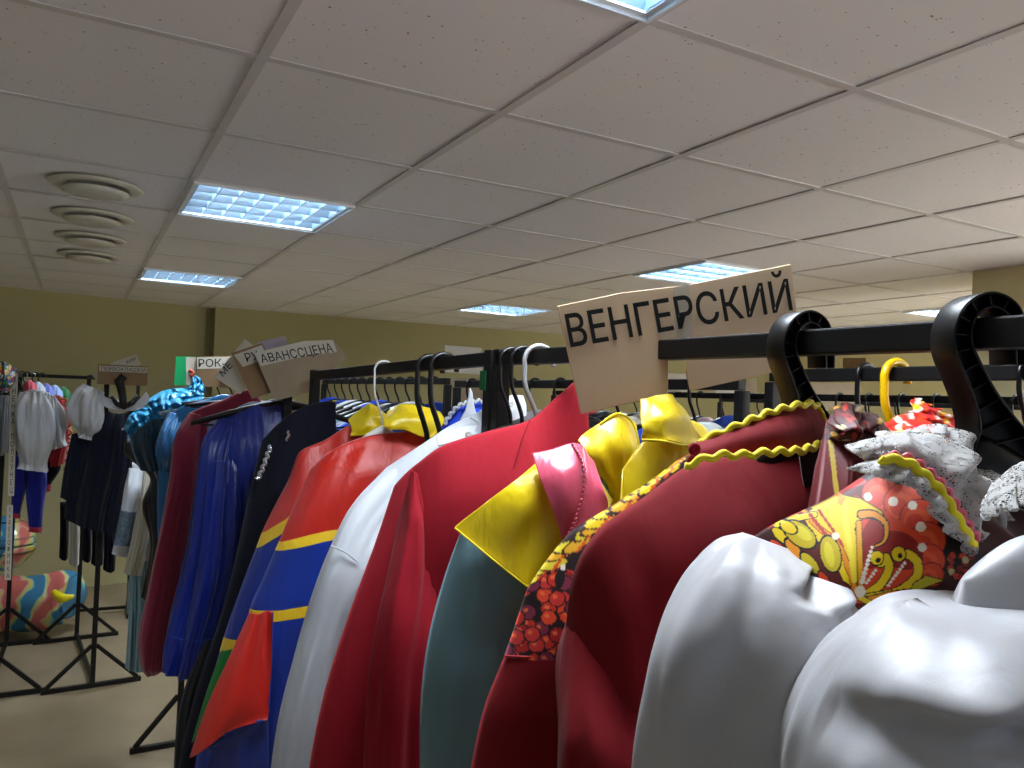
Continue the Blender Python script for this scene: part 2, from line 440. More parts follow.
def patch(name, fr, rows, mat, parent, th=.045, v=0.0, nu=90, nv=90, fold=.008, fk=4, seed=0, ftop=.15, hang=1.0, bulge=.5, split=None, paint=None, tk=1.6, tw=1.0):
    """closed shell for a garment body. rows[0] is the top outline, later rows lower down, all running aisle -> far side.
    split(s, t) -> material index; paint(px, py) -> colour written as pattern"""
    R = [rowpts(fr, r, v) for r in rows]
    V = []; Fc = []; mi = []
    def P(s, t, side):
        line = [cr(r, s) for r in R]
        p = crv(line, t)
        e = max(0.0, 1-abs(2*s-1)**2.6)**.5
        tp = min(1.0, .12+ (t*tk)**.6) if t < 1 else 1
        am = fold*(ftop+(1-ftop)*min(1, t*2))
        w = nz(s*fk*2+seed, t*1.1*hang, seed+.3*side)*1.5+.6*nz(s*fk*4.3+seed, t*1.7*hang, seed+9+side)
        return p + fr.N*(side*(th*e*tp)+am*w*e)
    for side in (1, -1):
        for j in range(nv+1):
            for i in range(nu+1):
                V.append(P(i/nu, (j/nv)**tw, side))
    M = (nu+1)*(nv+1)
    def I(side, i, j): return (0 if side == 1 else M)+j*(nu+1)+i
    for j in range(nv):
        for i in range(nu):
            Fc.append((I(1,i,j), I(1,i,j+1), I(1,i+1,j+1), I(1,i+1,j)))
            Fc.append((I(-1,i,j), I(-1,i+1,j), I(-1,i+1,j+1), I(-1,i,j+1)))
            k = split((i+.5)/nu, ((j+.5)/nv)**tw) if split else 0
            mi += [k, k]
    for i in range(nu):
        Fc.append((I(1,i,0), I(1,i+1,0), I(-1,i+1,0), I(-1,i,0))); mi.append(split((i+.5)/nu, 0) if split else 0)
    for j in range(nv):
        for i in (0, nu):
            q = (I(1,i,j), I(-1,i,j), I(-1,i,j+1), I(1,i,j+1)) if i == 0 else (I(1,i,j), I(1,i,j+1), I(-1,i,j+1), I(-1,i,j))
            Fc.append(q); mi.append(split(i/nu, (j+.5)/nv) if split else 0)
    o = mesh_obj(name, V, Fc, mat, parent, True, mi)
    if paint: paint_mesh(o, paint)
    return o
def sheet(name, fr, rows, mat, parent, th=.0018, v=0.0, nu=40, nv=24, fold=0.0, fk=4, seed=0, ruffle=0, rk=10, paint=None, split=None):
    R = [rowpts(fr, r, v) for r in rows]; V = []; Fc = []; mi = []
    for j in range(nv+1):
        for i in range(nu+1):
            s, t = i/nu, j/nv
            p = cr([cr(r, s) for r in R], t)
            d = fold*(nz(s*fk+seed, t*fk*.6, seed)*1.5)
            if ruffle: d += ruffle*(.1+t)*(math.sin(s*2*PI*rk+3.5*nz(s*4, seed, t))+.9*nz(s*rk*2.3, t*1.5, seed+3))
            V.append(p+fr.N*d)
    for j in range(nv):
        for i in range(nu):
            a = j*(nu+1)+i; Fc.append((a, a+nu+1, a+nu+2, a+1)); mi.append(split((i+.5)/nu, (j+.5)/nv) if split else 0)
    o = mesh_obj(name, V, Fc, mat, parent, True, mi)
    sm = o.modifiers.new('thick', 'SOLIDIFY'); sm.thickness = th; sm.offset = 0
    if paint: paint_mesh(o, paint)
    return o
def path3(fr, pts, v=0): return rowpts(fr, pts, v)
def cord(name, fr, pts, mat, parent, r=.002, v=0, n=80, wave=0, wl=.012, ns=8):
    P = path3(fr, pts, v); Q = [cr(P, k/n) for k in range(n+1)]
    out = []; L = 0
    for k, q in enumerate(Q):
        if k: L += (q-Q[k-1]).length
        t = (Q[min(k+1, n)]-Q[max(k-1, 0)]).normalized(); s = t.cross(fr.N).normalized()
        out.append(q+s*wave*math.sin(2*PI*L/wl))
    m = MB(); m.tube(out, r, ns); return m.build(name, mat, parent, True)
def button(fr, px, py, v, r, mat, parent, name='button'):
    c = fr.G(px, py, v); V, f = lathe([(.0001, .0022), (r*.5, .0026), (r*.8, .0030), (r, .0022), (r, -.001), (.0001, -.001)], 20)
    R = fr.N.to_track_quat('Z', 'Y').to_matrix()
    return mesh_obj(name, [c+R@Vector(q) for q in V], f, mat, parent)

# painted prints -------------------------------------------------
def ell(cx, cy, rx, ry, rot, c, rim=None, rw=3):
    a = math.radians(rot); ca, sa = math.cos(a), math.sin(a); k = max(rx, ry)+rw
    def f(x, y):
        dx, dy = x-cx, y-cy
        if abs(dx) > k or abs(dy) > k: return None
        u = (dx*ca+dy*sa)/rx; w = (-dx*sa+dy*ca)/ry; d = math.hypot(u, w)
        if d < 1: return c
        if rim and (d-1)*min(rx, ry) < rw: return rim
        return None
    return f
def stk(pts, w, c, rim=None, rw=3, taper=False):
    P = [cr([(float(a), float(b)) for a, b in pts], k/40) for k in range(41)]
    x0 = min(p[0] for p in P)-w-rw; x1 = max(p[0] for p in P)+w+rw; y0 = min(p[1] for p in P)-w-rw; y1 = max(p[1] for p in P)+w+rw
    def f(x, y):
        if x < x0 or x > x1 or y < y0 or y > y1: return None
        best = 1e9; bi = 0
        for i, p in enumerate(P):
            d = (p[0]-x)**2+(p[1]-y)**2
            if d < best: best = d; bi = i
        d = best**.5; ww = w*(1-.8*bi/40) if taper else w
        if d < ww: return c
        if rim and d < ww+rw: return rim
        return None
    return f
def poly(pts, c, rim=None, rw=3):
    n = len(pts); x0 = min(p[0] for p in pts)-rw; x1 = max(p[0] for p in pts)+rw; y0 = min(p[1] for p in pts)-rw; y1 = max(p[1] for p in pts)+rw
    def f(x, y):
        if x < x0 or x > x1 or y < y0 or y > y1: return None
        ins = False; dm = 1e9
        for i in range(n):
            xa, ya = pts[i]; xb, yb = pts[(i+1) % n]
            if (ya > y) != (yb > y) and x < (xb-xa)*(y-ya)/(yb-ya)+xa: ins = not ins
            if rim:
                L = (xb-xa)**2+(yb-ya)**2; t = max(0, min(1, ((x-xa)*(xb-xa)+(y-ya)*(yb-ya))/L))
                dm = min(dm, math.hypot(x-xa-t*(xb-xa), y-ya-t*(yb-ya)))
        if ins: return c
        if rim and dm < rw: return rim
        return None
    return f
def painter(shapes, base, x0, y0, k):
    "shapes are in their own drawing units; a photo-plane position maps to them by ((px-x0)/k, (py-y0)/k)"
    sh = list(reversed(shapes))
    def f(px, py):
        x, y = (px-x0)/k, (py-y0)/k
        for s in sh:
            c = s(x, y)
            if c: return c
        return base
    return f
def paint_mesh(o, fn, attr='print'):
    me = o.data; ca = me.color_attributes.new(attr, 'FLOAT_COLOR', 'POINT')
    mw = Matrix.Translation(o.parent.location) @ o.parent.rotation_euler.to_matrix().to_4x4() if o.parent else Matrix()
    cache = {}
    for i, v in enumerate(me.vertices):
        q = mw @ v.co - CAM; z = q.dot(fw)
        if z < .05: c = '#201010'
        else: c = fn(512+F*q.dot(RT)/z, 384-F*q.dot(UP)/z)
        if c not in cache: cache[c] = lin(c)
        ca.data[i].color = cache[c]

# ------------------------------------------------------------------ hangers
def hook_pts(fr, zt, r=.022, drop=.10, lean=0.0, v=0):
    "wire hook: from the neck up the aisle side, over the rail, ending on the far side"
    pts = [(0, zt-drop), (0.001, zt-drop*.84), (r*.45, zt-drop*.66), (r*.92, zt-drop*.46)]
    for k in range(13):
        a = PI*(-.08+1.16*k/12); pts.append((r*math.cos(a), zt-r+r*math.sin(a)))
    return [fr.P(u, v, z) for u, z in pts]
def hanger(label, x, y, deg, zt, mat, wire=.0028, half=.21, drop=.10, arm=.055, group='hangers on the rails', flat=.011, r=.022, thick_hook=0, bars=True, name='coat_hanger'):
    "zt: top of hook; arms run to both sides and droop"
    fr = Fr(x, y, deg)
    root = thing(name, label, 'hanger', (x, y, zt-drop-arm), group)
    m = MB(); P = [cr(hook_pts(fr, zt, r, drop), k/40) for k in range(41)]
    m.tube(P, wire, 8); m.build('hook', mat, root, True)
    m = MB(); z0 = zt-drop
    pts = [fr.P(half*s, 0.004*math.cos(s*3), z0-.004-arm*abs(s)**1.35) for s in [k/12 for k in range(-12, 13)]]
    # oval arms
    n = 10; base = 0
    for i, p in enumerate(pts):
        s = abs(-1+i/12); w = flat*(1-.55*s)*.8+.002; h = flat*1.5*(1-.55*s)+.001
        for k in range(n):
            a = 2*PI*k/n; m.v.append(p+fr.N*w*math.cos(a)+Vector((0, 0, h*math.sin(a)*.7)))
    for i in range(len(pts)-1):
        for k in range(n):
            a0 = i*n+k; a1 = i*n+(k+1) % n; m.f.append((a0, a0+n, a1+n, a1)); m.m.append(0)
    m.f.append(tuple(range(n))); m.m.append(0); m.f.append(tuple((len(pts)-1)*n+k for k in reversed(range(n)))); m.m.append(0)
    m.build('shoulder_bar', mat, root, True)
    if bars:
        m = MB(); m.bar(fr.P(-half*.9, 0, z0-arm*.95-.01), fr.P(half*.9, 0, z0-arm*.95-.01), .004, .006); m.build('trouser_bar', mat, root)
    return root
def big_hanger(label, x, y, deg, zt, prof, band, half=.17, drop=.14, neck=None):
    "heavy moulded black hanger: flat C-shaped hook with a ribbed channel on its face. prof: centreline (u, z, width) list"
    fr = Fr(x, y, deg); root = thing('heavy_hanger', label, 'hanger', (x, y, zt-drop), 'heavy black hangers')
    n = 60; C = [cr([(float(a), float(b), float(c)) for a, b, c in prof], k/n) for k in range(n+1)]
    V = []; Fc = []
    L = []; Rr = []
    for k, (u, z, w) in enumerate(C):
        a = C[max(k-1, 0)]; b = C[min(k+1, n)]; d = Vector((b[0]-a[0], b[1]-a[1])).normalized(); q = Vector((-d.y, d.x))
        L.append((u+q.x*w/2, z+q.y*w/2)); Rr.append((u-q.x*w/2, z-q.y*w/2))
    # I-beam section: flanges full depth, web thinner
    h = band/2; fl = .0022
    sec = []
    m = MB()
    def ringstrip(A, B, d0, d1):
        base = len(m.v)
        for (a, b) in zip(A, B):
            for (q, d) in ((a, d0), (a, d1), (b, d1), (b, d0)): m.v.append(fr.P(q[0], d, q[1]))
        for k in range(n):
            for c in range(4):
                a0 = base+k*4+c; a1 = base+k*4+(c+1) % 4; m.f.append((a0, a1, a1+4, a0+4)); m.m.append(0)
        m.f.append(tuple(base+c for c in (3, 2, 1, 0))); m.m.append(0); m.f.append(tuple(base+n*4+c for c in range(4))); m.m.append(0)
    def lerp2(a, b, t): return (a[0]+(b[0]-a[0])*t, a[1]+(b[1]-a[1])*t)
    Li = [lerp2(a, b, min(.45, fl/max(.004, math.dist(a, b)))) for a, b in zip(L, Rr)]
    Ri = [lerp2(b, a, min(.45, fl/max(.004, math.dist(a, b)))) for a, b in zip(L, Rr)]
    ringstrip(L, Li, -h, h); ringstrip(Ri, Rr, -h, h); ringstrip(Li, Ri, -h*.35, h*.35)
    for k in range(3, n-1, 4):   # ribs across the channel
        a, b = Li[k], Ri[k]; pa, pb = fr.P(a[0], 0, a[1]), fr.P(b[0], 0, b[1])
        m.bar(pa, pb, .0014, band*.92, up=fr.N)
    bevel(m.build('hook', BLKPL, root, True), .0008, 2)
    z0 = C[0][1]
    m = MB(); N = 30; k8 = 12
    pts = []
    for i in range(N+1):
        s = -1+2*i/N; z = z0+.010-.10*abs(s)**1.25; w = .020*(1-.35*abs(s)); hh = .019*(1-.45*abs(s))+.004
        p = fr.P(half*s, 0, z)
        for k in range(k8):
            a = 2*PI*k/k8; m.v.append(p+fr.N*w*math.cos(a)+Vector((0, 0, hh*math.sin(a))))
    for i in range(N):
        for k in range(k8):
            a0 = i*k8+k; a1 = i*k8+(k+1) % k8; m.f.append((a0, a0+k8, a1+k8, a1)); m.m.append(0)
    m.f.append(tuple(range(k8))); m.m.append(0); m.f.append(tuple(N*k8+k for k in reversed(range(k8)))); m.m.append(0)
    m.build('shoulder_bar', BLKPL, root, True)
    return root
# ------------------------------------------------------------------ costumes on the nearest rack
RED = cloth('crimson_suiting', '#8e0a1c', .85, .05)
DRED = cloth('wine_suiting', '#740913', .85, .05)
WHITE = cloth('white_satin', '#b4b4b8', satin=True, fold=.10)
WHITE.node_tree.nodes['Principled BSDF'].inputs['Roughness'].default_value = .45
YEL = cloth('yellow_satin', '#e0c200', satin=True, fold=.35)
YELT = cloth('yellow_trim', '#e6d31c', .6, .2)
PINK = cloth('pink_satin', '#d2506c', satin=True, fold=.2)
TEAL = cloth('grey_teal_satin', '#5f7f88', satin=True, fold=.2)
PRINT = cloth('folk_print', None, .5, .15, vcol='print', fold=.1)
LACEM, nt, b = newmat('white_lace'); L = nt.links
tc = nt.nodes.new('ShaderNodeTexCoord'); vo = nt.nodes.new('ShaderNodeTexVoronoi'); vo.inputs['Scale'].default_value = 420; vo.feature = 'DISTANCE_TO_EDGE'
L.new(tc.outputs['Object'], vo.inputs['Vector']); g = nt.nodes.new('ShaderNodeMath'); g.operation = 'LESS_THAN'; g.inputs[1].default_value = .12
L.new(vo.outputs['Distance'], g.inputs[0])
nn = nt.nodes.new('ShaderNodeTexNoise'); nn.inputs['Scale'].default_value = 130; L.new(tc.outputs['Object'], nn.inputs['Vector'])
g2 = nt.nodes.new('ShaderNodeMath'); g2.operation = 'GREATER_THAN'; g2.inputs[1].default_value = .54; L.new(nn.outputs['Fac'], g2.inputs[0])
mx = nt.nodes.new('ShaderNodeMath'); mx.operation = 'MAXIMUM'; L.new(g.outputs[0], mx.inputs[0]); L.new(g2.outputs[0], mx.inputs[1]); L.new(mx.outputs[0], b.inputs['Alpha'])
b.inputs['Base Color'].default_value = lin('#b9b7b5'); b.inputs['Roughness'].default_value = .8

OR_, DR_, BK_, YL_, YD_, AM_, WH_ = '#d9421c', '#8e1712', '#140c0c', '#ecca12', '#cdb51c', '#e8921a', '#f3e6d2'
shapes = [
 poly([(560,560),(700,330),(620,330),(500,240),(380,190),(60,380),(330,700),(560,640)], '#5c1410'),
 stk([(40,372),(150,300),(290,236),(400,200)], 13, '#b3201a'),
 stk([(380,200),(450,195),(540,230)], 16, BK_),
 poly([(600,330),(680,330),(780,480),(730,500),(650,540),(630,470)], BK_),
]
for cx, cy, r in ((420,262,62),(500,290,66),(556,345,66),(585,420,62),(590,490,55),(600,540,40)):
    shapes += [ell(cx, cy, r, r, 0, OR_, '#7d120f', 4), ell(cx-8, cy+8, r*.7, r*.7, 0, '#e65a2c'), ell(cx-14, cy+14, r*.48, r*.48, 0, '#d33a20')]
shapes += [poly([(330,260),(440,320),(560,400),(570,520),(500,640),(330,640),(330,400)], OR_),
 ell(490,455,85,62,30,'#8f1a14'), ell(395,430,46,90,8,'#8f1a14')]
for cx, cy, r in ((377,268,15),(465,285,17),(533,298,16),(562,373,18),(567,445,16)): shapes.append(ell(cx, cy, r, r, 0, WH_))
shapes += [
 poly([(150,335),(200,300),(280,262),(350,275),(425,320),(440,350),(360,340),(330,380),(345,460),(335,590),(290,560),(250,470),(190,410)], YL_, BK_, 4),
 poly([(270,250),(300,270),(285,300),(270,290)], AM_),
 stk([(150,320),(210,380),(270,430),(310,520),(335,600)], 9, AM_, '#a83a10', 3),
 stk([(300,290),(300,360),(315,450),(330,560)], 10, '#f3dc3a'),
 ell(75,405,40,16,40,YL_,BK_,4), ell(118,450,40,16,50,AM_,BK_,4), ell(175,500,44,18,50,YD_,BK_,4), ell(60,440,30,12,40,OR_,BK_,3), ell(225,560,34,14,60,OR_,BK_,3), ell(280,600,30,13,50,YL_,BK_,3),
 stk([(60,365),(120,345),(190,330)], 10, YL_, BK_, 3), stk([(175,330),(230,400),(262,430)], 6, '#b3301a'), stk([(205,315),(262,395),(290,440)], 5, '#b3301a'),
 ell(140,400,62,36,38,YD_,BK_,5), ell(150,395,36,18,38,'#e3d334'), ell(100,375,30,18,30,YL_,BK_,4),
 ell(246,468,34,62,-12,YD_,BK_,5), ell(242,470,16,46,-12,'#e3d334'),
 stk([(355,330),(400,330),(440,365),(435,420),(405,440)], 13, AM_, BK_, 5, True),
 stk([(345,360),(348,450),(350,520),(352,600)], 9, '#e3a01a', BK_, 3),
 stk([(395,470),(420,500),(440,480),(450,520),(420,575),(370,610)], 14, YL_, BK_, 4),
 ell(408,482,22,24,0,YL_,BK_,4), ell(413,490,9,9,0,BK_),
 stk([(478,470),(520,470),(550,500),(545,550),(480,600),(380,622)], 15, YL_, BK_, 4),
 ell(484,468,24,25,0,YL_,BK_,4), ell(490,474,9,9,0,BK_),
 poly([(370,620),(450,600),(540,590),(520,640),(440,680),(380,660)], AM_, BK_, 4),
 stk([(350,620),(400,650),(430,680)], 9, '#f0d030', BK_, 3),
 poly([(540,570),(580,545),(640,560),(560,590),(500,640)], '#c4b62a', BK_, 4),
 ell(490,650,42,18,-20,'#c22a18',BK_,3), ell(380,690,40,16,-20,'#a01c18',BK_,3),
 ell(264,405,13,13,0,WH_), ell(350,600,19,21,0,WH_),
]
for k in range(9): shapes.append(ell(391-4.3*k, 445+15*k, 6+.4*k, 6+.4*k, 0, WH_))
for k in range(5): shapes.append(ell(404-8*k, 525+11*k, 6, 6, 0, WH_))
for k in range(8): shapes.append(ell(505-8*k, 500+11*k, 6, 6, 0, WH_))
random.seed(3)
for k in range(16):
    x, y = 640+random.random()*110, 470+random.random()*90
    shapes.append(ell(x, y, 13, 11, random.random()*90, random.choice(['#a3201a', '#7b1712', '#b8a878', '#c23a20']), BK_, 2))
khok = painter(shapes, '#3a0f0d', 760, 420, .2863)
yoke_shapes = []
for k in range(90):
    x, y = 470+random.random()*110, 575+random.random()*90
    yoke_shapes += [ell(x, y, 7.5, 7, 0, random.choice(['#c22a1c', '#d8401f', '#a81c1a', '#c8302a', '#7a2540']), '#280a0a', 1.4), ell(x-2, y-2, 2.6, 2, 0, '#e8693a')]
for k in range(26):
    x, y = 535+k*8+random.random()*6, 578-k*6.6-random.random()*8
    yoke_shapes += [ell(x, y, 15, 5, -52+random.random()*40, random.choice([YL_, '#e0a81c', '#d9c62a']), '#3a1208', 1.2), ell(x+4, y+2, 8, 1.5, -50, '#d9541c')]
yoke_shapes += [ell(560,578,5,11,10,BK_), ell(563,567,2.4,3,0,WH_)]
yoke = painter(yoke_shapes, '#1c0a0c', 0, 0, 1)
SP = '#8f0f1c'

# --- satin blouse at the lower right corner
f1 = Fr(.62, .27, 18)
t = thing('satin_blouse', 'white satin blouse with gathered puff sleeve in the lower right corner of the photo', 'blouse', f1.P(0, 0, .9), 'white satin puff sleeve costumes')
tube2('sleeve', f1, [((905,606),(1060,596),.0,.025), ((880,620),(1105,608),.02,.05), ((850,652),(1130,650),.03,.07), ((828,690),(1140,700),.03,.08), ((808,740),(1150,760),.03,.08), ((792,800),(1140,840),.02,.08), ((780,900),(1100,950),.02,.07), ((800,1020),(1040,1040),0,.03), ((850,1080),(990,1090),0,.02)],
      WHITE, t, nu=160, nv=170, fold=.008, fk=2.0, seed=3.3, ftop=.6, gather=.0035, gk=9, creases=[(128,.02,62,.34,.16,-.022),(140,.02,78,.36,.12,.012),(5,.42,88,.37,.06,-.010),(15,.31,85,.28,.07,.007),(60,.5,70,1,.25,-.008),(110,.3,120,1,.25,.008)])
patch('body', f1, [[(962,580),(1024,538),('u',.07,1.625),('u',0,1.64),('u',-.08,1.62),('u',-.2,1.56)], [(930,700),(1040,660),('u',.05,1.5),('u',0,1.5),('u',-.1,1.48),('u',-.2,1.46)], [('u',.16,1.1),('u',.1,1.1),('u',0,1.1),('u',-.08,1.1),('u',-.12,1.1),('u',-.18,1.1)]], WHITE, t, th=.05, fold=.004, seed=2)
pts = [[(992,486,.0),(1010,470,.01),(1030,462,.02),(1060,470,.02)], [(984,500,.02),(1004,492,.035),(1030,486,.04),(1060,490,.05)], [(982,520,.03),(1000,512,.05),(1030,505,.055),(1060,510,.06)]]
sheet('lace_collar', f1, pts, LACEM, t, ruffle=.004, rk=5, nu=120, nv=20)

# --- the folk print costume with white puff sleeve
f2 = Fr(.62, .407, 20)
t2 = thing('folk_costume', 'costume with red and yellow folk print shoulder, lace collar and white puff sleeve', 'costume', f2.P(0, 0, .9))
tube2('sleeve', f2, [((745,534),(815,556),.0,.02), ((722,546),(846,584),.02,.045), ((697,572),(872,618),.03,.06), ((675,612),(892,660),.035,.07), ((660,655),(905,700),.035,.07), ((650,710),(900,770),.03,.07), ((643,775),(890,850),.02,.07), ((640,860),(870,940),.0,.06), ((700,960),(840,990),.0,.025)],
      WHITE, t2, nu=160, nv=170, fold=.006, fk=2.0, seed=8.1, ftop=.6, gather=.0035, gk=8, creases=[(128,.02,84,.20,.14,-.020),(140,.02,92,.24,.11,.010),(40,.15,48,.9,.22,-.008),(70,.3,66,1,.22,.008),(105,.3,100,1,.25,-.007)])
patch('bodice', f2, [[(742,545,-.02),(778,523,0),(832,498,.01),(884,466,.01),(930,455,0),('u',-.03,1.63,0),('u',-.12,1.61),('u',-.2,1.55)],
      [(750,600,.0),(800,590,.03),(850,560,.045),(905,520,.045),(960,500,.03),('u',-.03,1.56,.02),('u',-.12,1.55),('u',-.2,1.5)],
      [(760,680,.0),(830,680,.03),(880,650,.05),(940,600,.05),(1010,560,.04),('u',-.03,1.48,.02),('u',-.12,1.48),('u',-.19,1.46)],
      [('u',.17,1.1),('u',.15,1.1),('u',.1,1.1),('u',.04,1.1),('u',0,1.1),('u',-.06,1.1),('u',-.12,1.1),('u',-.18,1.1)]],
      PRINT, t2, th=.03, nu=420, nv=400, tw=1.5, fold=.003, seed=5, paint=khok)
def lace_ring(fr, edge, inner, parent, rk, seed, ruffle=.005, v0=.05):
    return sheet('lace_collar', fr, [inner, [((a[0]+b[0])/2, (a[1]+b[1])/2, (a[2]+b[2])/2+.012) for a, b in zip(inner, edge)], edge], LACEM, parent, nu=260, nv=26, ruffle=ruffle*1.3, rk=rk, seed=seed)
inner = [(868,462,.03),(905,458,.055),(938,480,.065),(958,512,.07),(978,545,.07)]
lace_ring(f2, [(846,468,.05),(882,478,.075),(918,492,.085),(938,522,.09),(972,556,.085)], inner, t2, 7, 2, .003)
lace_ring(f2, [(848,446,.02),(892,432,.03),(948,440,.04),(985,478,.05),(998,530,.06)], inner, t2, 4, 4, .006)
lace_ring(f2, [(868,462,.01),(915,428,.0),(955,430,.0),(990,470,.02),(1015,520,.03)], [(890,470,.03),(920,455,.03),(955,470,.04),(985,500,.04),(1005,535,.05)], t2, 4, 7, .007)
cord('trim', f2, [(880,459,.072),(908,463,.078),(938,488,.083),(956,516,.086),(974,546,.086)], YELT, t2, r=.0035, wave=.001, wl=.012)
cord('ribbon', f2, [(884,455,.068),(912,459,.074),(942,484,.08),(961,512,.08),(979,540,.08)], PINK, t2, r=.0022, wave=.0015, wl=.009)

# --- wine red jacket with ric-rac collar
f3 = Fr(.62, .592, 6)
t3 = thing('folk_jacket', 'dark red jacket with a stand collar edged in wavy yellow ric-rac trim', 'jacket', f3.P(0, 0, .9))
patch('body', f3, [[(566,640,-.02),(575,575,-.01),(600,532,0),(645,498,.0),(690,466,.0),(760,448,0),(830,440,0),('u',-.08,1.615),('u',-.2,1.57)],
      [(563,690,-.01),(590,640,0),(620,600,.02),(660,570,.03),(710,545,.035),(770,530,.03),(830,520,.03),('u',-.08,1.5),('u',-.2,1.5)],
      [(562,768,0),(600,760,0),(640,750,.02),(690,740,.03),(740,730,.035),(800,720,.03),(840,710,.03),('u',-.08,1.3),('u',-.2,1.35)],
      [('u',.24,.95),('u',.2,.95),('u',.17,.95),('u',.13,.95),('u',.09,.95),('u',.05,.95),('u',0,.95),('u',-.08,.95),('u',-.2,.95)]],
      DRED, t3, th=.035, fold=.016, fk=2.8, seed=4, nu=110, nv=110)
tube2('sleeve', f3, [((640,540),(690,560),-.05,.01), ((596,570),(660,610),-.04,.02), ((574,615),(655,650),-.02,.03), ((563,665),(660,700),.002,.04), ((560,730),(668,760),.03,.045), ((556,850),(650,870),.02,.045), ((556,1000),(630,1010),.0,.04)],
      DRED, t3, fold=.006, fk=2, seed=6, nu=90, nv=110, ftop=.4)
sheet('collar', f3, [[(697,443,.03),(735,428,.035),(772,413,.03),(806,405,.02),(822,408,.0)], [(690,455,.045),(725,443,.05),(772,433,.05),(808,428,.035),(828,424,.015)], [(684,467,.045),(715,457,.055),(772,453,.055),(803,451,.045),(830,442,.02)]], DRED, t3, th=.003, nu=60, nv=20)
cord('ricrac_trim', f3, [(699,442,.032),(735,427,.038),(772,412,.033),(806,404,.024),(818,407,.012)], YELT, t3, r=.0033, wave=.0019, wl=.021, n=260)
cord('ricrac_trim', f3, [(685,466,.052),(715,456,.061),(743,455,.061),(772,452,.061),(803,450,.052),(828,441,.03)], YELT, t3, r=.0034, wave=.0019, wl=.021, n=260)
cord('edge_trim', f3, [(820,408,.014),(828,430,.02),(826,455,.03),(832,490,.035)], YELT, t3, r=.002, wave=.0006, wl=.008)
button(f3, 694, 449, .06, .0055, RED, t3, 'knot_button')
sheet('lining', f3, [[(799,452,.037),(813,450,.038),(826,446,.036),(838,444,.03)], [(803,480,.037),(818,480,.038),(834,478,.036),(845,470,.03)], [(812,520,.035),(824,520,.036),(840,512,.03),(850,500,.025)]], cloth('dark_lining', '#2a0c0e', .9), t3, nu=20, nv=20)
# dark printed frill behind the collar
f3b = Fr(.62, .53, 0)
tf = thing('printed_blouse', 'dark red floral blouse, only its crumpled collar showing behind the ric-rac jacket', 'blouse', f3b.P(0, 0, .9))
DP = []
random.seed(5)
for k in range(120):
    x, y = 815+random.random()*80, 405+random.random()*110
    DP.append(ell(x, y, 5, 2.5, random.random()*180, random.choice(['#c23018', '#8c1418', '#d8a030', '#6a1014', '#e8d0a0']), '#160808', 1))
_dp = painter(DP, '#4c0a12', 0, 0, 1)
def dpaint(px, py):
    if py > 440: return '#b89a28' if 828 < px-(py-440)*.12 < 833 and py < 500 else '#640a14'
    return _dp(px, py)
patch('body', f3b, [[(826,420),(846,414),(866,412),(878,420),(884,440)], [(822,470,.02),(840,466,.03),(862,464,.03),(880,462,.02),(892,460)], [('u',.16,1.3),('u',.08,1.3),('u',0,1.3),('u',-.08,1.3),('u',-.16,1.3)]], PRINT, tf, th=.02, nu=160, nv=220, tw=1.6, fold=.008, seed=3, ftop=.6, paint=dpaint)
for q, s in (([[(832,418,.01),(842,404,.0),(856,406,0)], [(836,432,.03),(850,428,.04),(860,436,.03)], [(840,440,.02),(852,444,.03),(862,450,.02)]], 1), ([[(858,416,.0),(868,414,0),(882,424,0)], [(860,434,.03),(872,430,.03),(882,440,.02)], [(862,450,.02),(872,452,.02),(880,452,.02)]], 2)):
    sheet('frill', f3b, q, PRINT, tf, nu=40, nv=30, fold=.012, fk=5, seed=s, paint=dpaint)

# --- print yoke costume showing as a strip left of the wine jacket
f4 = Fr(.62, .74, 5)
t4 = thing('folk_dress', 'dark red dress whose berry and leaf print yoke shows beside the ric-rac jacket', 'dress', f4.P(0, 0, .9))
rows = [[(527,590),(548,560),(575,530),(610,508),(650,482),(690,455),('u',0,1.62),('u',-.1,1.61),('u',-.2,1.56)],
        [(505,656),(535,656,.02),(570,650,.03),(620,610,.03),(660,590,.03),(700,570,.03),('u',0,1.5),('u',-.1,1.5),('u',-.2,1.5)],
        [(486,705),(525,705,.02),(570,705,.03),(620,700,.03),(670,695,.03),(720,690,.03),('u',0,1.4),('u',-.1,1.4),('u',-.2,1.4)],
        [(470,775),(515,775,.02),(570,775,.03),(625,770,.03),(680,770,.03),(740,770,.03),('u',0,1.3),('u',-.1,1.3),('u',-.2,1.3)],
        [('u',.30,.8),('u',.26,.8),('u',.2,.8),('u',.15,.8),('u',.1,.8),('u',.05,.8),('u',0,.8),('u',-.1,.8),('u',-.25,.8)]]
patch('body', f4, rows, [PRINT, DRED], t4, th=.03, nu=240, nv=240, fold=.004, seed=1, split=lambda s, t: 0 if t < .25 else 1, paint=yoke)
cord('seam', f4, [(505,656,.004),(530,657,.026),(556,656,.034)], cloth('seam_red', '#a8202a', .8), t4, r=.0012)

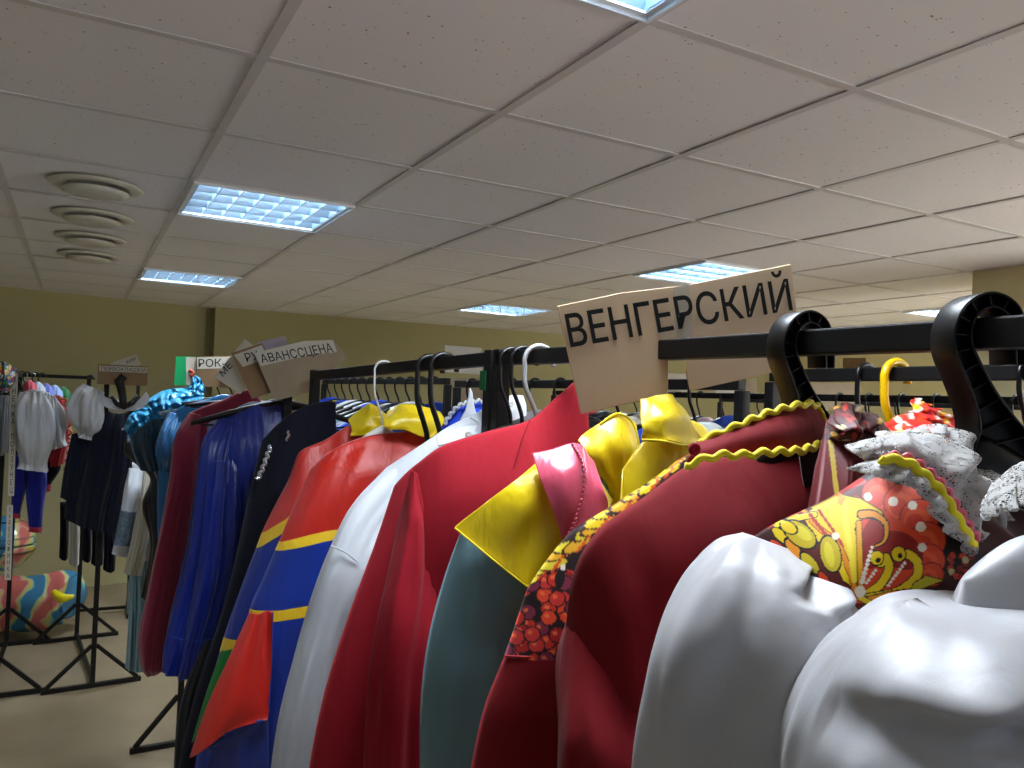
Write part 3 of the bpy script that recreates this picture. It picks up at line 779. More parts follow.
# --- teal satin dress with yellow and pink collars
f5 = Fr(.62, .90, 4)
t5 = thing('satin_dress', 'grey-teal satin dress with a wide yellow collar and a pink inner collar', 'dress', f5.P(0, 0, .9))
rows = [[(462,528),(490,500),(540,470),(600,440),('u',.03,1.63),('u',-.04,1.63),('u',-.2,1.56)],
        [(445,575,-.01),(480,560,.02),(540,540,.035),(600,530,.03),('u',.03,1.5),('u',-.04,1.5),('u',-.2,1.5)],
        [(428,640,-.01),(470,640,.02),(540,640,.035),(600,640,.03),('u',.03,1.4),('u',-.04,1.4),('u',-.2,1.4)],
        [(421,700,-.01),(465,700,.02),(540,700,.035),(600,700,.03),('u',.03,1.3),('u',-.04,1.3),('u',-.2,1.3)],
        [(420,780,-.01),(465,780,.02),(540,780,.035),(600,780,.03),('u',.03,1.2),('u',-.04,1.2),('u',-.2,1.2)],
        [('u',.27,.6),('u',.2,.6),('u',.13,.6),('u',.08,.6),('u',.03,.6),('u',-.04,.6),('u',-.25,.6)]]
patch('body', f5, rows, TEAL, t5, th=.03, fold=.010, fk=3.5, seed=12, ftop=.2, nu=120, nv=120)
sheet('outer_collar', f5, [[(534,466,.025),(560,450,.03),(590,470,.04),(612,500,.04)], [(500,492,.035),(536,500,.06),(570,510,.07),(596,530,.065)], [(455,527,.015),(490,556,.05),(520,580,.07),(534,590,.075)]], YEL, t5, th=.003, nu=50, nv=50, fold=.004, fk=3, seed=2)
cord('collar_hem', f5, [(455,528,.018),(490,557,.053),(520,581,.073),(534,591,.078)], YELT, t5, r=.0013)
sheet('outer_collar', f5, [[(578,441,.0),(600,423,.0),(618,413,0),(636,424,0)], [(590,458,.02),(612,450,.03),(632,450,.03),(640,458,.02)], [(604,490,.02),(618,492,.03),(632,490,.03),(639,486,.02)], [(600,520,.02),(608,510,.03),(620,502,.03),(636,493,.02)]], YEL, t5, th=.003, nu=50, nv=50, fold=.005, fk=4, seed=5)
cord('collar_hem', f5, [(600,424,.006),(618,414,.006),(634,425,.012),(640,458,.026),(638,490,.026),(612,507,.036)], YELT, t5, r=.0016)
sheet('inner_collar', f5, [[(532,454,.04),(552,450,.045),(572,444,.045),(582,446,.045)], [(541,480,.07),(558,474,.08),(575,468,.08),(583,470,.075)], [(553,510,.085),(563,506,.092),(575,502,.092),(582,500,.088)], [(563,540,.09),(566,540,.092),(569,536,.092),(573,530,.09)]], PINK, t5, th=.003, nu=30, nv=40, fold=.002, fk=3, seed=3)
cord('inner_collar_trim', f5, [(573,444,.05),(583,462,.082),(584,490,.092),(576,520,.095),(566,540,.095)], PINK, t5, r=.0018, wave=.0012, wl=.006, n=160)
sheet('inner_collar', f5, [[(582,446,.03),(588,455,.035),(594,464,.035)], [(584,480,.065),(594,486,.07),(602,488,.07)], [(576,525,.08),(590,522,.08),(607,508,.075)], [(568,545,.088),(578,540,.088),(588,532,.085)]], PINK, t5, th=.003, nu=30, nv=40, fold=.002, fk=3, seed=4)
# second yellow collar behind
f5b = Fr(.62, .80, -8)
t5b = thing('yellow_blouse', 'bright yellow satin blouse whose open collar stands below the large cardboard sign', 'blouse', f5b.P(0, 0, .9))
patch('body', f5b, [[(622,470),(645,440),(668,425),(690,420),(715,440),('u',-.15,1.57)], [(620,520,.01),(645,500,.02),(668,490,.02),(690,480,.02),(715,480,.02),('u',-.17,1.45)], [('u',.18,1.1),('u',.1,1.1),('u',.05,1.1),('u',0,1.1),('u',-.1,1.1),('u',-.17,1.1)]], YEL, t5b, th=.015, fold=.005, seed=3)
sheet('collar', f5b, [[(640,400,.0),(655,397,.0),(670,395,.0),(678,404,0)], [(641,425,.02),(660,420,.03),(680,418,.03),(692,424,.02)], [(642,440,.02),(662,440,.035),(684,444,.035),(703,441,.02)]], YEL, t5b, th=.003, nu=40, nv=40, fold=.004, seed=6)
cord('collar_hem', f5b, [(642,440,.024),(662,441,.039),(684,445,.039),(703,442,.024)], YELT, t5b, r=.0016)

# --- crimson jackets
f6 = Fr(.62, 1.08, 4)
def jacket(fr, rows, mat, label, seed, name='crimson_jacket', cat='jacket', th=.04, fold=.009, group=None, fk=3):
    t = thing(name, label, cat, fr.P(0, 0, .9), group)
    patch('body', fr, rows, mat, t, th=th, fold=fold, fk=fk, seed=seed, nu=110, nv=110)
    return t
t6 = jacket(f6, [[(412,468,-.02),(443,446),(486,432),(530,420),(560,395),(583,380),('u',-.03,1.66),('u',-.1,1.62),('u',-.2,1.56)],
     [(404,520,-.01),(440,500,.02),(486,490,.03),(530,485,.035),(560,480,.03),(585,470,.02),('u',-.03,1.5),('u',-.1,1.5),('u',-.2,1.5)],
     [(385,610,0),(420,610,.02),(470,610,.03),(520,610,.035),(560,600,.03),(590,600,.02),('u',-.03,1.4),('u',-.1,1.4),('u',-.2,1.4)],
     [(368,700,0),(410,700,.02),(465,700,.03),(520,700,.035),(560,700,.03),(600,700,.02),('u',-.03,1.2),('u',-.1,1.2),('u',-.2,1.2)],
     [(366,780,0),(405,780,.02),(460,780,.03),(520,780,.035),(560,780,.03),(600,780,.02),('u',-.03,1.1),('u',-.1,1.1),('u',-.2,1.1)],
     [('u',.28,.7),('u',.22,.7),('u',.16,.7),('u',.1,.7),('u',.06,.7),('u',0,.7),('u',-.03,.7),('u',-.1,.7),('u',-.2,.7)]], RED,
     'large crimson jacket lit bright on its shoulder, hanging left of the teal satin dress', 1)
tube2('sleeve', f6, [((411,470),(417,473),.0,.004), ((407,490),(422,497),.002,.012), ((402,515),(430,525),.004,.026), ((391,560),(436,580),.015,.036), ((380,610),(433,640),.03,.042), ((371,660),(426,690),.035,.042), ((366,720),(420,740),.035,.04), ((362,800),(415,810),.03,.04)],
      RED, t6, fold=.006, fk=2, seed=4, ftop=.3)
cord('shoulder_seam', f6, [(530,420,.03),(522,440,.036),(512,475,.045),(508,500,.05)], DRED, t6, r=.0008, wave=.0006, wl=.006)
f6b = Fr(.62, 1.17, 6)
t6b = jacket(f6b, [[(394,486,-.02),(420,462),(460,445),(510,430),(550,415),('u',0,1.65),('u',-.2,1.56)],
     [(376,540,-.01),(410,530,.02),(460,520,.03),(510,510,.03),(550,500,.02),('u',0,1.5),('u',-.2,1.5)],
     [(347,620,0),(390,620,.02),(450,620,.03),(510,620,.03),(550,620,.02),('u',0,1.35),('u',-.2,1.35)],
     [(322,702,0),(370,700,.02),(440,700,.03),(510,700,.03),(550,700,.02),('u',0,1.2),('u',-.2,1.2)],
     [(308,775,0),(360,780,.02),(440,780,.03),(510,780,.03),(550,780,.02),('u',0,1.1),('u',-.2,1.1)],
     [('u',.30,.6),('u',.24,.6),('u',.16,.6),('u',.1,.6),('u',.05,.6),('u',0,.6),('u',-.2,.6)]], RED,
     'second crimson jacket, mostly in shadow, hanging directly against the white button shirt', 7)

# --- white button shirt
SHIRT = cloth('shirt_cotton', '#b4b8be', .7, .1, fold=.25)
f7 = Fr(.60, 1.42, 6)
t7 = jacket(f7, [[(386,468,-.02),(420,446),(452,425),(490,408),(520,400),('u',0,1.63),('u',-.2,1.56)],
     [(352,505,-.01),(400,490,.02),(440,470,.03),(480,460,.03),(520,450,.02),('u',0,1.5),('u',-.2,1.5)],
     [(331,546,0),(375,540,.02),(420,530,.03),(480,520,.03),(520,520,.02),('u',0,1.4),('u',-.2,1.4)],
     [(304,624,0),(350,620,.02),(400,620,.03),(470,620,.03),(520,620,.02),('u',0,1.3),('u',-.2,1.3)],
     [(278,720,0),(320,720,.02),(380,720,.03),(450,720,.03),(520,720,.02),('u',0,1.1),('u',-.2,1.1)],
     [(268,790,0),(310,790,.02),(370,790,.03),(440,790,.03),(520,790,.02),('u',0,1.0),('u',-.2,1.0)],
     [('u',.36,.7),('u',.28,.7),('u',.2,.7),('u',.12,.7),('u',.05,.7),('u',0,.7),('u',-.2,.7)]], SHIRT,
     'plain white button shirt with open collar hanging left of the crimson jackets', 5, 'white_shirt', 'shirt', fold=.007)
tube2('sleeve', f7, [((425,450),(450,470),-.02,.015), ((386,470),(425,500),-.01,.03), ((352,504),(390,545),.02,.04), ((332,545),(375,580),.045,.042), ((304,625),(352,640),.045,.042), ((280,715),(330,725),.04,.042), ((266,800),(315,805),.03,.04)], SHIRT, t7, fold=.005, fk=2, seed=3, ftop=.3)
cord('seam', f7, [(331,546,.085),(345,552,.09),(358,562,.09)], SHIRT, t7, r=.0015)
sheet('collar', f7, [[(470,418,.03),(490,405,.03),(510,396,.02),(523,396,.01)], [(478,424,.05),(495,416,.055),(512,408,.045),(526,406,.03)], [(470,436,.05),(485,432,.06),(505,424,.05),(526,416,.04)]], SHIRT, t7, th=.003, nu=30, nv=20)
sheet('placket', f7, [[(436,436,.04),(460,428,.04),(488,424,.045)], [(438,446,.055),(462,440,.06),(488,430,.055)]], SHIRT, t7, th=.003, nu=30, nv=8)
for px, py in ((468,434), (511,404)): button(f7, px, py, .065, .006, WHTPL, t7)
# blue and white scalloped collar behind the shirt
BLUEC = cloth('royal_cotton', '#1a3fc0', .7, .2)
f7b = Fr(.59, 1.52, 0)
t7b = thing('sailor_blouse', 'blue blouse with white scalloped collar edge, just behind the white shirt', 'blouse', f7b.P(0, 0, .9))
patch('body', f7b, [[(440,430),(460,408),(485,402),(510,405),('u',-.1,1.6),('u',-.2,1.55)], [(430,470,.01),(460,460,.02),(485,460,.02),(510,460,.02),('u',-.1,1.5),('u',-.2,1.5)], [('u',.2,1.),('u',.12,1.),('u',.05,1.),('u',0,1.),('u',-.1,1.),('u',-.2,1.)]], BLUEC, t7b, th=.02, seed=2)
cord('scalloped_edge', f7b, [(444,424,.012),(456,408,.014),(470,402,.014),(490,401,.014),(506,401,.012)], SHIRT, t7b, r=.0035, wave=.0025, wl=.014, n=160)
sheet('collar_point', f7b, [[(470,388,.03),(472,392,.03)], [(466,408,.035),(475,410,.035)], [(460,420,.04),(482,422,.04)]], SHIRT, t7b, th=.003, nu=8, nv=14)
# ------------------------------------------------------------------ cardboard signs
CARD = plain('cardboard_inside', '#a08f76', .85, 0, .1, var=.05, scale=30)
CARDP = plain('cardboard_face', '#cdb394', .7, 0, .2, var=.03, scale=12)
CARDD = plain('cardboard_brown', '#8b7154', .85, 0, .1, var=.06, scale=30)
PAPER = plain('paper', '#c9c4b4', .7, 0, .2, var=.03)
LILAC = plain('lilac_card', '#a59aa6', .7, 0, .2)
INK = plain('ink', '#121212', .5, 0, .3)
def slab(name, fr, pts, mat, parent, v=0.0, th=.003, mat2=None):
    F_ = [fr.G(p[0], p[1], (p[2] if len(p) > 2 else v)+th/2) for p in pts]; B_ = [q-fr.N*th for q in F_]
    n = len(pts); V = F_+B_
    Fc = [tuple(range(n)), tuple(reversed(range(n, 2*n)))]+[(i, i+n, (i+1) % n+n, (i+1) % n) for i in range(n)]
    # orientation
    me = bpy.data.meshes.new(name); me.from_pydata([tuple(q) for q in V], [], Fc)
    bm = bmesh.new(); bm.from_mesh(me); bmesh.ops.recalc_face_normals(bm, faces=bm.faces); bm.to_mesh(me); bm.free()
    return link(name, me, mat, parent, False)
def text(fr, s, quad, parent, v, mat=None, xh=None, off=0.0, name='lettering', col=False, th=.0004):
    "quad: pixels TL, TR, BR, BL of the capital letters"
    cu = bpy.data.curves.new('t', 'FONT'); cu.body = s; cu.size = 1; cu.offset = off; cu.resolution_u = 3
    if col: cu.align_x = 'CENTER'; cu.space_line = .95
    o = bpy.data.objects.new('t', cu); COL.objects.link(o)
    dg = bpy.context.evaluated_depsgraph_get(); dg.update()
    me = bpy.data.meshes.new_from_object(o.evaluated_get(dg)); bpy.data.objects.remove(o)
    xs = [q.co.x for q in me.vertices]; ys = sorted(q.co.y for q in me.vertices)
    x0, x1, y0, y1 = min(xs), max(xs), ys[0], ys[-1]
    if not col: y0, y1 = 0.0, .729*1.0 if 'Й' in s else ys[-1]
    if not col:
        flat = [q for q in ys if q < .80]; y1 = .70 if not xh else xh
    Q = [fr.G(p[0], p[1], v) for p in quad]
    for q in me.vertices:
        a = (q.co.x-x0)/(x1-x0); b = (q.co.y-y0)/(y1-y0)
        p = (Q[3]*(1-a)+Q[2]*a)*(1-b)+(Q[0]*(1-a)+Q[1]*a)*b
        q.co = p
    me.update(); me.name = name
    ob = link(name, me, mat or INK, parent, False)
    return ob
fc = Fr(.62, .812, 25)
t = thing('cardboard_sign', 'large cardboard sign reading ВЕНГЕРСКИЙ slotted over the nearest rail', 'sign', fc.P(0, 0, 1.78), 'cardboard signs on the rails')
bevel(slab('left_panel', fc, [(557,306),(622,292.5),(686,285),(688,338),(669,342),(668,396),(621,405,.002),(581,414)], CARDP, t), .0008, 1)
bevel(slab('right_panel', fc, [(686,285),(791,264),(795,290),(797,315),(801,366),(745,379),(690,391),(686,372),(689,337)], CARDP, t, v=-.0012), .0008, 1)
slab('crease_tape', fc, [(674,287),(689,284),(693,336),(677,339)], plain('clear_tape', '#bdb09c', .25), t, v=.0022, th=.0008)
text(fc, 'ВЕНГЕРСКИЙ', [(564.5,316),(788,280),(793,309.5),(570.5,347)], t, .0045, off=.011)
# far cards over the blue costumes
fA = Fr(.45, 2.385, 4)
def sign(label, fr, pts, mat, lab=None, txt=None, tq=None, v=0, labmat=None, off=0, name='cardboard_sign'):
    t = thing(name, label, 'sign', fr.G(sum(p[0] for p in pts)/len(pts), sum(p[1] for p in pts)/len(pts), v), 'cardboard signs on the rails')
    slab('card', fr, pts, mat, t, v=v)
    if lab: slab('paper_label', fr, lab, labmat or PAPER, t, v=v+.0022, th=.0008)
    if txt: text(fr, txt, tq, t, v+.003, off=off)
    return t
sign('cardboard sign reading АВАНССЦЕНА on a white strip, over the blue satin costumes', fA, [(254,354),(304,342),(336,341),(346,356),(313,391),(275,401)], CARDD if 0 else CARD,
     [(254,353),(304,341),(333,340),(337,352),(305,356),(261,366)], 'АВАНССЦЕНА', [(259,355),(331,343),(334,352),(262,363)], v=.02, off=.006)
sign('brown cardboard sign with only the letters РУ showing, left of the АВАНССЦЕНА sign', fA, [(231,353),(262,343),(285,388),(252,399)], CARDD,
     [(234,355),(262,345),(267,358),(243,367)], 'РУ', [(244,354),(257,351),(259,359),(247,362)], v=.0, off=.005)
sign('small grey card peeking up behind the АВАНССЦЕНА sign', fA, [(258,342),(285,336),(292,352),(262,360)], LILAC, v=-.02)
sign('white card tilted on its corner left of the brown РУ sign, lettered sideways', fA, [(245,339),(255,347),(238,366),(250,385),(240,394),(214,377)], PAPER, None, 'МЕ', [(219,372),(228,361),(233,366),(223,377)], v=-.035, off=.004)
fD = Fr(.34, 3.4, 0)
sign('brown cardboard sign with a white strip reading РОК-', fD, [(196,357),(232,356),(231,388),(196,386)], CARDD, [(197,357.5),(232,356.5),(232,368),(197,369)], 'РОК-', [(198.5,359.5),(225,359),(225,366.5),(198.5,367)], v=0, off=.006)
gs = sign('green and white poster card standing left of the РОК- sign', fD, [(176,356.5),(196,357),(195,386),(174,385)], plain('green_card', '#1fae68', .5, 0, .3, var=.03), [(186,357),(196,357.5),(195,386),(186,385)], v=-.01)
for q in gs.children:
    if q.name.startswith('paper_label'): q.name = 'white_margin'
m = MB()
m.tube([fD.G(189,372,-.006), fD.G(191,370,-.006), fD.G(193,372,-.006), fD.G(191,375,-.006), fD.G(192,378,-.006)], .006, 6); m.build('red_flourish', plain('red_print', '#c8503a', .5), gs, True)
fE = Fr(-.07, 4.95, 0)
sign('small sign reading ПЕРВОКЛАШКИ above the navy pinafore dress', fE, [(98,364),(148,366.5),(147,386),(97,384)], CARDD, [(99,365.5),(147.5,367.5),(147,373),(99,371)], 'ПЕРВОКЛАШКИ', [(101,366.7),(145.5,368.6),(145.5,372.2),(101,370.3)], v=.02, off=.003)
sign('pale card ending in КИЙ, tilted behind the ПЕРВОКЛАШКИ sign', fE, [(115,361.5),(136,354.5),(141,364),(120,376),(96,380),(92,375)], PAPER, None, 'КИЙ', [(126,361),(135,357),(136,360),(127,364)], v=-.03, off=.003)
fS = Fr(-.545, 4.96, 0)
for lab, pts, s, n in (('upper vertical white paper strip lettered ПОЛЗУНЕЦ on the far left rack post', [(10,374),(18,374),(14,496),(8,496)], 'НЕНКА ПОЛЗУНЕЦ', 0),
                    ('lower vertical white paper strip lettered КАРЕЛОФИНКА on the far left rack post', [(7,505),(13,505),(11,580),(4.5,580)], 'КАРЕЛОФИНКА', 1)):
    t = thing('paper_strip', lab, 'sign', fS.G(10, 440), 'paper strips on the rack post')
    slab('strip', fS, pts, PAPER, t)
    (a, b), (c, d) = (pts[0][0], pts[1][0]), (pts[3][0], pts[2][0])
    text(fS, '\n'.join(s), [(pts[0][0]+2, pts[0][1]+(14 if n == 0 else 2)), (pts[1][0]-2, pts[0][1]+(14 if n == 0 else 2)), (pts[2][0]-1.5, pts[2][1]-2), (pts[3][0]+1.5, pts[3][1]-2)], t, .003, col=True, off=.004)

# ------------------------------------------------------------------ heavy hangers and hooks on the near rails
PR = [(-.016,1.66,.085),(-.012,1.68,.060),(-.006,1.70,.034),(.004,1.72,.022),(.0145,1.74,.0185),(.0235,1.758,.0175),(.0245,1.775,.016),(.0172,1.7905,.0145),(0,1.7985,.0135),(-.0172,1.7905,.0135),(-.0240,1.770,.013),(-.0255,1.748,.012)]
big_hanger('heavy black plastic hanger at the right edge, its wide ribbed hook highest in the photo', .62, .405, 20, 1.79, [(a, b-.0045, c) for a, b, c in PR], .030, neck=1)
big_hanger('heavy black plastic hanger with ribbed hook, just right of the large cardboard sign', .62, .592, 6, 1.79, [(a, b-.003, c) for a, b, c in PR], .027)
hanger('hanger with thick grey hook above the crimson jacket', .62, 1.155, 4, 1.792, GREYPL, wire=.0042, r=.027, drop=.14, arm=.09, half=.17)
hanger('black hanger with thin hook just behind the grey hooked one', .62, 1.21, 4, 1.7915, BLKPL, wire=.0038, r=.024, drop=.14, arm=.09, half=.17)
hanger('black hanger nearest the taped rack post on its right side', .62, 1.255, 4, 1.7915, BLKPL, wire=.0038, r=.024, drop=.14, arm=.09, half=.17)
hanger('black hanger with thick round hook, the nearer of the pair left of the taped post', .594, 1.52, 4, 1.789, BLKPL, wire=.006, r=.028, drop=.20, arm=.10, half=.14)
hanger('black hanger with thick round hook, the farther of the pair left of the taped post', .588, 1.585, 4, 1.787, BLKPL, wire=.006, r=.028, drop=.20, arm=.10, half=.14)
hanger('hanger with slim white wire hook holding the near red and blue costume', .558, 1.815, 4, 1.781, WHTPL, wire=.0026, r=.023, drop=.16, arm=.11, half=.13)
# green tape on the post
TAPE = plain('green_tape', '#0c5a35', .3, 0, .5, var=.4, scale=40)
m = MB(); m.box((.618, 1.3475, 1.735), (.0136, .0136, .018)); m.build('tape', TAPE, RAk)['label'] = 'green tape wrapped round the post'

# ------------------------------------------------------------------ red and blue costumes with gold bands
SRED = cloth('scarlet_satin', '#b81c0c', satin=True, fold=.3)
SBLUE = cloth('blue_satin', '#082a86', satin=True, fold=.35)
GOLD = cloth('gold_satin', '#e0b81a', satin=True, fold=.3)
GREEN = cloth('green_satin', '#1c6b2c', satin=True, fold=.2)
for mm in (SRED, SBLUE, GOLD): mm.node_tree.nodes['Principled BSDF'].inputs['Roughness'].default_value = .47
def costume8(fr, rows, tb, label, seed, green=False):
    "tb: row parameters where scarlet/gold/blue/gold/lower switch"
    t = thing('parade_costume', label, 'costume', fr.P(0, 0, .9), 'scarlet and blue costumes with gold bands')
    def split(s, tt):
        if tt < tb[0]: return 0
        if tt < tb[1]: return 1
        if tt < tb[2]: return 2
        if tt < tb[3]: return 1
        return 3
    def sp2(s, tt):
        k = split(s, tt)
        return 2 if k == 3 else k
    patch('body', fr, rows, [SRED, GOLD, SBLUE, GREEN], t, th=.045, nu=110, nv=160, fold=.011, fk=3, seed=seed, split=sp2, ftop=.35)
    return t
f8 = Fr(.56, 1.80, 4)
def far(z): return [('u',-.05,z),('u',-.2,z)]
rows = [[(310,470,-.02),(333,450),(365,437),(400,432),(440,428),('u',-.05,1.63),('u',-.2,1.56)],
        [(294,505,-.01),(318,490,.02),(345,480,.03),(385,470,.035),(430,465,.03)]+far(1.5),
        [(279,541,0),(305,534,.03),(335,527,.035),(375,520,.035),(420,515,.03)]+far(1.45),
        [(275,550,0),(302,545,.03),(333,537,.035),(373,530,.035),(418,525,.03)]+far(1.4),
        [(262,580,0),(295,577,.03),(330,571,.035),(370,565,.035),(415,560,.03)]+far(1.3),
        [(250,608,0),(285,606,.03),(320,598,.035),(365,590,.035),(415,585,.03)]+far(1.25),
        [(248,618,0),(282,616,.03),(318,608,.035),(363,600,.035),(415,595,.03)]+far(1.2),
        [(246,690,0),(280,690,.03),(315,690,.035),(360,690,.035),(415,690,.03)]+far(1.0),
        [(238,800,0),(275,800,.03),(310,800,.035),(360,800,.035),(415,800,.03)]+far(.8),
        [('u',.40,.42),('u',.3,.42),('u',.22,.42),('u',.14,.42),('u',.06,.42),('u',-.05,.42),('u',-.2,.42)]]
t8 = costume8(f8, rows, (2/9, 3/9, 5/9, 6/9), 'nearer scarlet and blue costume with gold bands and flared scarlet sleeve wing', 1)
sheet('sleeve_wing', f8, [[(250,612,.05),(262,613,.06),(273,613,.065)], [(226,665,.06),(250,665,.085),(272,662,.08)], [(206,710,.06),(240,706,.10),(270,700,.085)], [(190,757,.05),(225,733,.09),(267,718,.08)]], SRED, t8, th=.003, nu=60, nv=60, fold=.02, fk=2, seed=4)
sheet('wing_lining', f8, [[(267,716,.078),(240,725,.085),(205,748,.06)], [(268,740,.06),(240,745,.06),(210,755,.04)], [(268,800,.04),(240,800,.04),(196,800,.02)]], SBLUE, t8, th=.003, nu=40, nv=40, fold=.012, fk=3, seed=6)
cord('wing_piping', f8, [(273,612,.068),(272,662,.083),(269,700,.088),(266,718,.083),(225,733,.093)], SBLUE, t8, r=.0012)
sheet('collar', f8, [[(387,412,.0),(403,404,.0),(428,408,0),(440,412,0)], [(385,424,.04),(404,418,.05),(426,420,.05),(444,422,.03)], [(388,430,.045),(405,430,.055),(420,436,.055),(432,438,.04)]], YEL, t8, nu=40, nv=30, fold=.004, seed=7)
f8b = Fr(.53, 1.98, 4)
rows = [[(292,474,-.02),(300,452),(325,440),(345,428),(375,415),('u',-.05,1.63),('u',-.2,1.56)],
        [(275,505,-.01),(292,498,.02),(318,490,.03),(345,480,.03),(375,470,.03)]+far(1.5),
        [(262,532,0),(280,520,.02),(300,508,.03),(340,505,.035),(375,500,.03)]+far(1.45),
        [(256,548,0),(274,536,.02),(298,522,.03),(338,520,.035),(375,515,.03)]+far(1.4),
        [(240,590,0),(262,585,.03),(292,580,.03),(335,570,.035),(375,565,.03)]+far(1.3),
        [(224,636,0),(250,635,.03),(282,630,.03),(330,620,.035),(375,615,.03)]+far(1.2),
        [(220,650,0),(246,648,.03),(280,642,.03),(330,630,.035),(375,625,.03)]+far(1.15),
        [(206,700,0),(240,700,.03),(275,700,.03),(330,700,.035),(375,690,.03)]+far(.95),
        [(190,790,0),(230,790,.03),(270,790,.03),(330,790,.035),(375,790,.03)]+far(.8),
        [('u',.46,.42),('u',.36,.42),('u',.25,.42),('u',.14,.42),('u',.06,.42),('u',-.05,.42),('u',-.2,.42)]]
t8b = costume8(f8b, rows, (2/9, 3/9, 5/9, 6/9), 'farther scarlet and blue costume with gold bands and a green sleeve wing', 2)
sheet('sleeve_wing', f8b, [[(222,650,.05),(236,650,.06),(250,650,.06)], [(206,695,.05),(224,690,.07),(245,680,.07)], [(192,742,.04),(208,725,.06),(235,700,.06)]], GREEN, t8b, th=.003, nu=30, nv=40, fold=.006, seed=4)
sheet('collar', f8b, [[(348,420,.0),(365,406,.0),(372,404,.0),(385,414,0)], [(352,430,.03),(366,422,.04),(378,416,.04),(392,418,.03)], [(350,436,.03),(370,434,.045),(384,428,.04),(392,424,.03)]], YEL, t8b, nu=40, nv=30, fold=.006, seed=8)

# ------------------------------------------------------------------ navy and blue satin on the third rack
NAVY = cloth('navy_cloth', '#070a1c', .8, .1)
BSAT = cloth('deep_blue_satin', '#0a217c', satin=True, fold=.45)
f9 = Fr(.50, 2.18, 4)
t9 = jacket(f9, [[(262,440,-.02),(285,418),(310,405),(335,402),('u',0,1.62),('u',-.2,1.56)],
   [(248,500,0),(270,490,.02),(300,480,.03),(335,470,.03),('u',0,1.5),('u',-.2,1.5)],
   [(225,600,0),(255,600,.02),(290,590,.03),(335,590,.03),('u',0,1.3),('u',-.2,1.3)],
   [(196,690,0),(230,700,.02),(280,700,.03),(335,700,.03),('u',0,1.1),('u',-.2,1.1)],
   [('u',.36,.5),('u',.28,.5),('u',.18,.5),('u',.1,.5),('u',0,.5),('u',-.2,.5)]], NAVY, 'dark navy costume with a short silver sequin line, between blue satin and scarlet costumes', 8, 'navy_costume', 'costume', fold=.012)
cord('sequin_line', f9, [(271,446,.045),(266,460,.05),(261,473,.052),(257,480,.055)], plain('silver_sequins', '#c8ccd4', .2, .9), t9, r=.006, wave=.003, wl=.018, n=60)
cord('sequin_line', f9, [(289,431,.04),(288,436,.04),(287,441,.04)], plain('silver_sequins', '#c8ccd4', .2, .9), t9, r=.004, wave=.002, wl=.018, n=20)
# dark trousers below
TROUS = cloth('black_cloth', '#08080c', .8, .1)
t = thing('black_trousers', 'black trousers hanging low behind the bottom of the blue satin costume', 'trousers', f9.P(0,0,.9))
f9c = Fr(.46, 2.30, 0)
patch('legs', f9c, [[(205,640,-.01),(212,640,.0),(225,640,0)], [(184,690,0),(200,690,.02),(222,690,0)], [(172,800,0),(195,800,.02),(220,800,0)], [(165,900,0),(190,900,.02),(220,900,0)]], TROUS, t, th=.03, nu=40, nv=40)
f10 = Fr(.443, 2.46, 3)
t10 = jacket(f10, [[(224,418,-.01),(240,410),(262,402),(285,398),('u',0,1.62),('u',-.2,1.56)],
   [(210,450,0),(235,440,.03),(262,440,.03),(290,440,.03),('u',0,1.5),('u',-.2,1.5)],
   [(205,540,0),(232,540,.03),(262,530,.03),(290,530,.03),('u',0,1.4),('u',-.2,1.4)],
   [(198,620,0),(225,620,.03),(260,620,.03),(290,620,.03),('u',0,1.2),('u',-.2,1.2)],
   [(196,668,0),(225,664,.03),(255,660,.03),(290,660,.03),('u',0,1.0),('u',-.2,1.0)]], BSAT, 'shiny royal blue satin costume with long full sleeve below the РУ sign', 2, 'satin_costume', 'costume', fold=.018, fk=5)
tube2('sleeve', f10, [((222,418),(238,420),.0,.01), ((206,436),(238,460),.03,.04), ((199,480),(236,500),.05,.05), ((190,535),(234,550),.06,.055), ((176,600),(226,610),.06,.055), ((167,645),(214,650),.06,.05), ((163,670),(206,680),.055,.045)], BSAT, t10, fold=.018, fk=3, seed=5, ftop=.6, nu=90, nv=120)
cord('cuff_seam', f10, [(170,636,.10),(190,641,.118),(212,640,.10)], plain('blue_thread', '#2c55c0', .4), t10, r=.0012)
cord('armhole_seam', f10, [(206,465,.07),(216,461,.09),(228,463,.095),(236,475,.09)], plain('blue_thread', '#2c55c0', .4), t10, r=.0012)
GRYC = cloth('pale_grey_cloth', '#7f8ca6', .6, .2)
f11 = Fr(.435, 2.60, 3)
t11 = jacket(f11, [[(208,424,-.01),(218,416),(232,410),(260,402),('u',-.1,1.6)], [(204,455,0),(214,455,.02),(230,455,.02),(260,450,.02),('u',-.1,1.4)], [(200,560,0),(212,560,.02),(230,560,.02),(260,560,.02),('u',-.1,1.2)], [('u',.16,.9),('u',.12,.9),('u',.08,.9),('u',0,.9),('u',-.1,.9)]], GRYC, 'pale grey shirt, a thin slice showing between maroon jacket and blue satin costume', 3, 'grey_shirt', 'shirt', th=.02)
MAR = cloth('maroon_suiting', '#7e1c34', .8, .4)
f12 = Fr(.42, 2.78, 3)
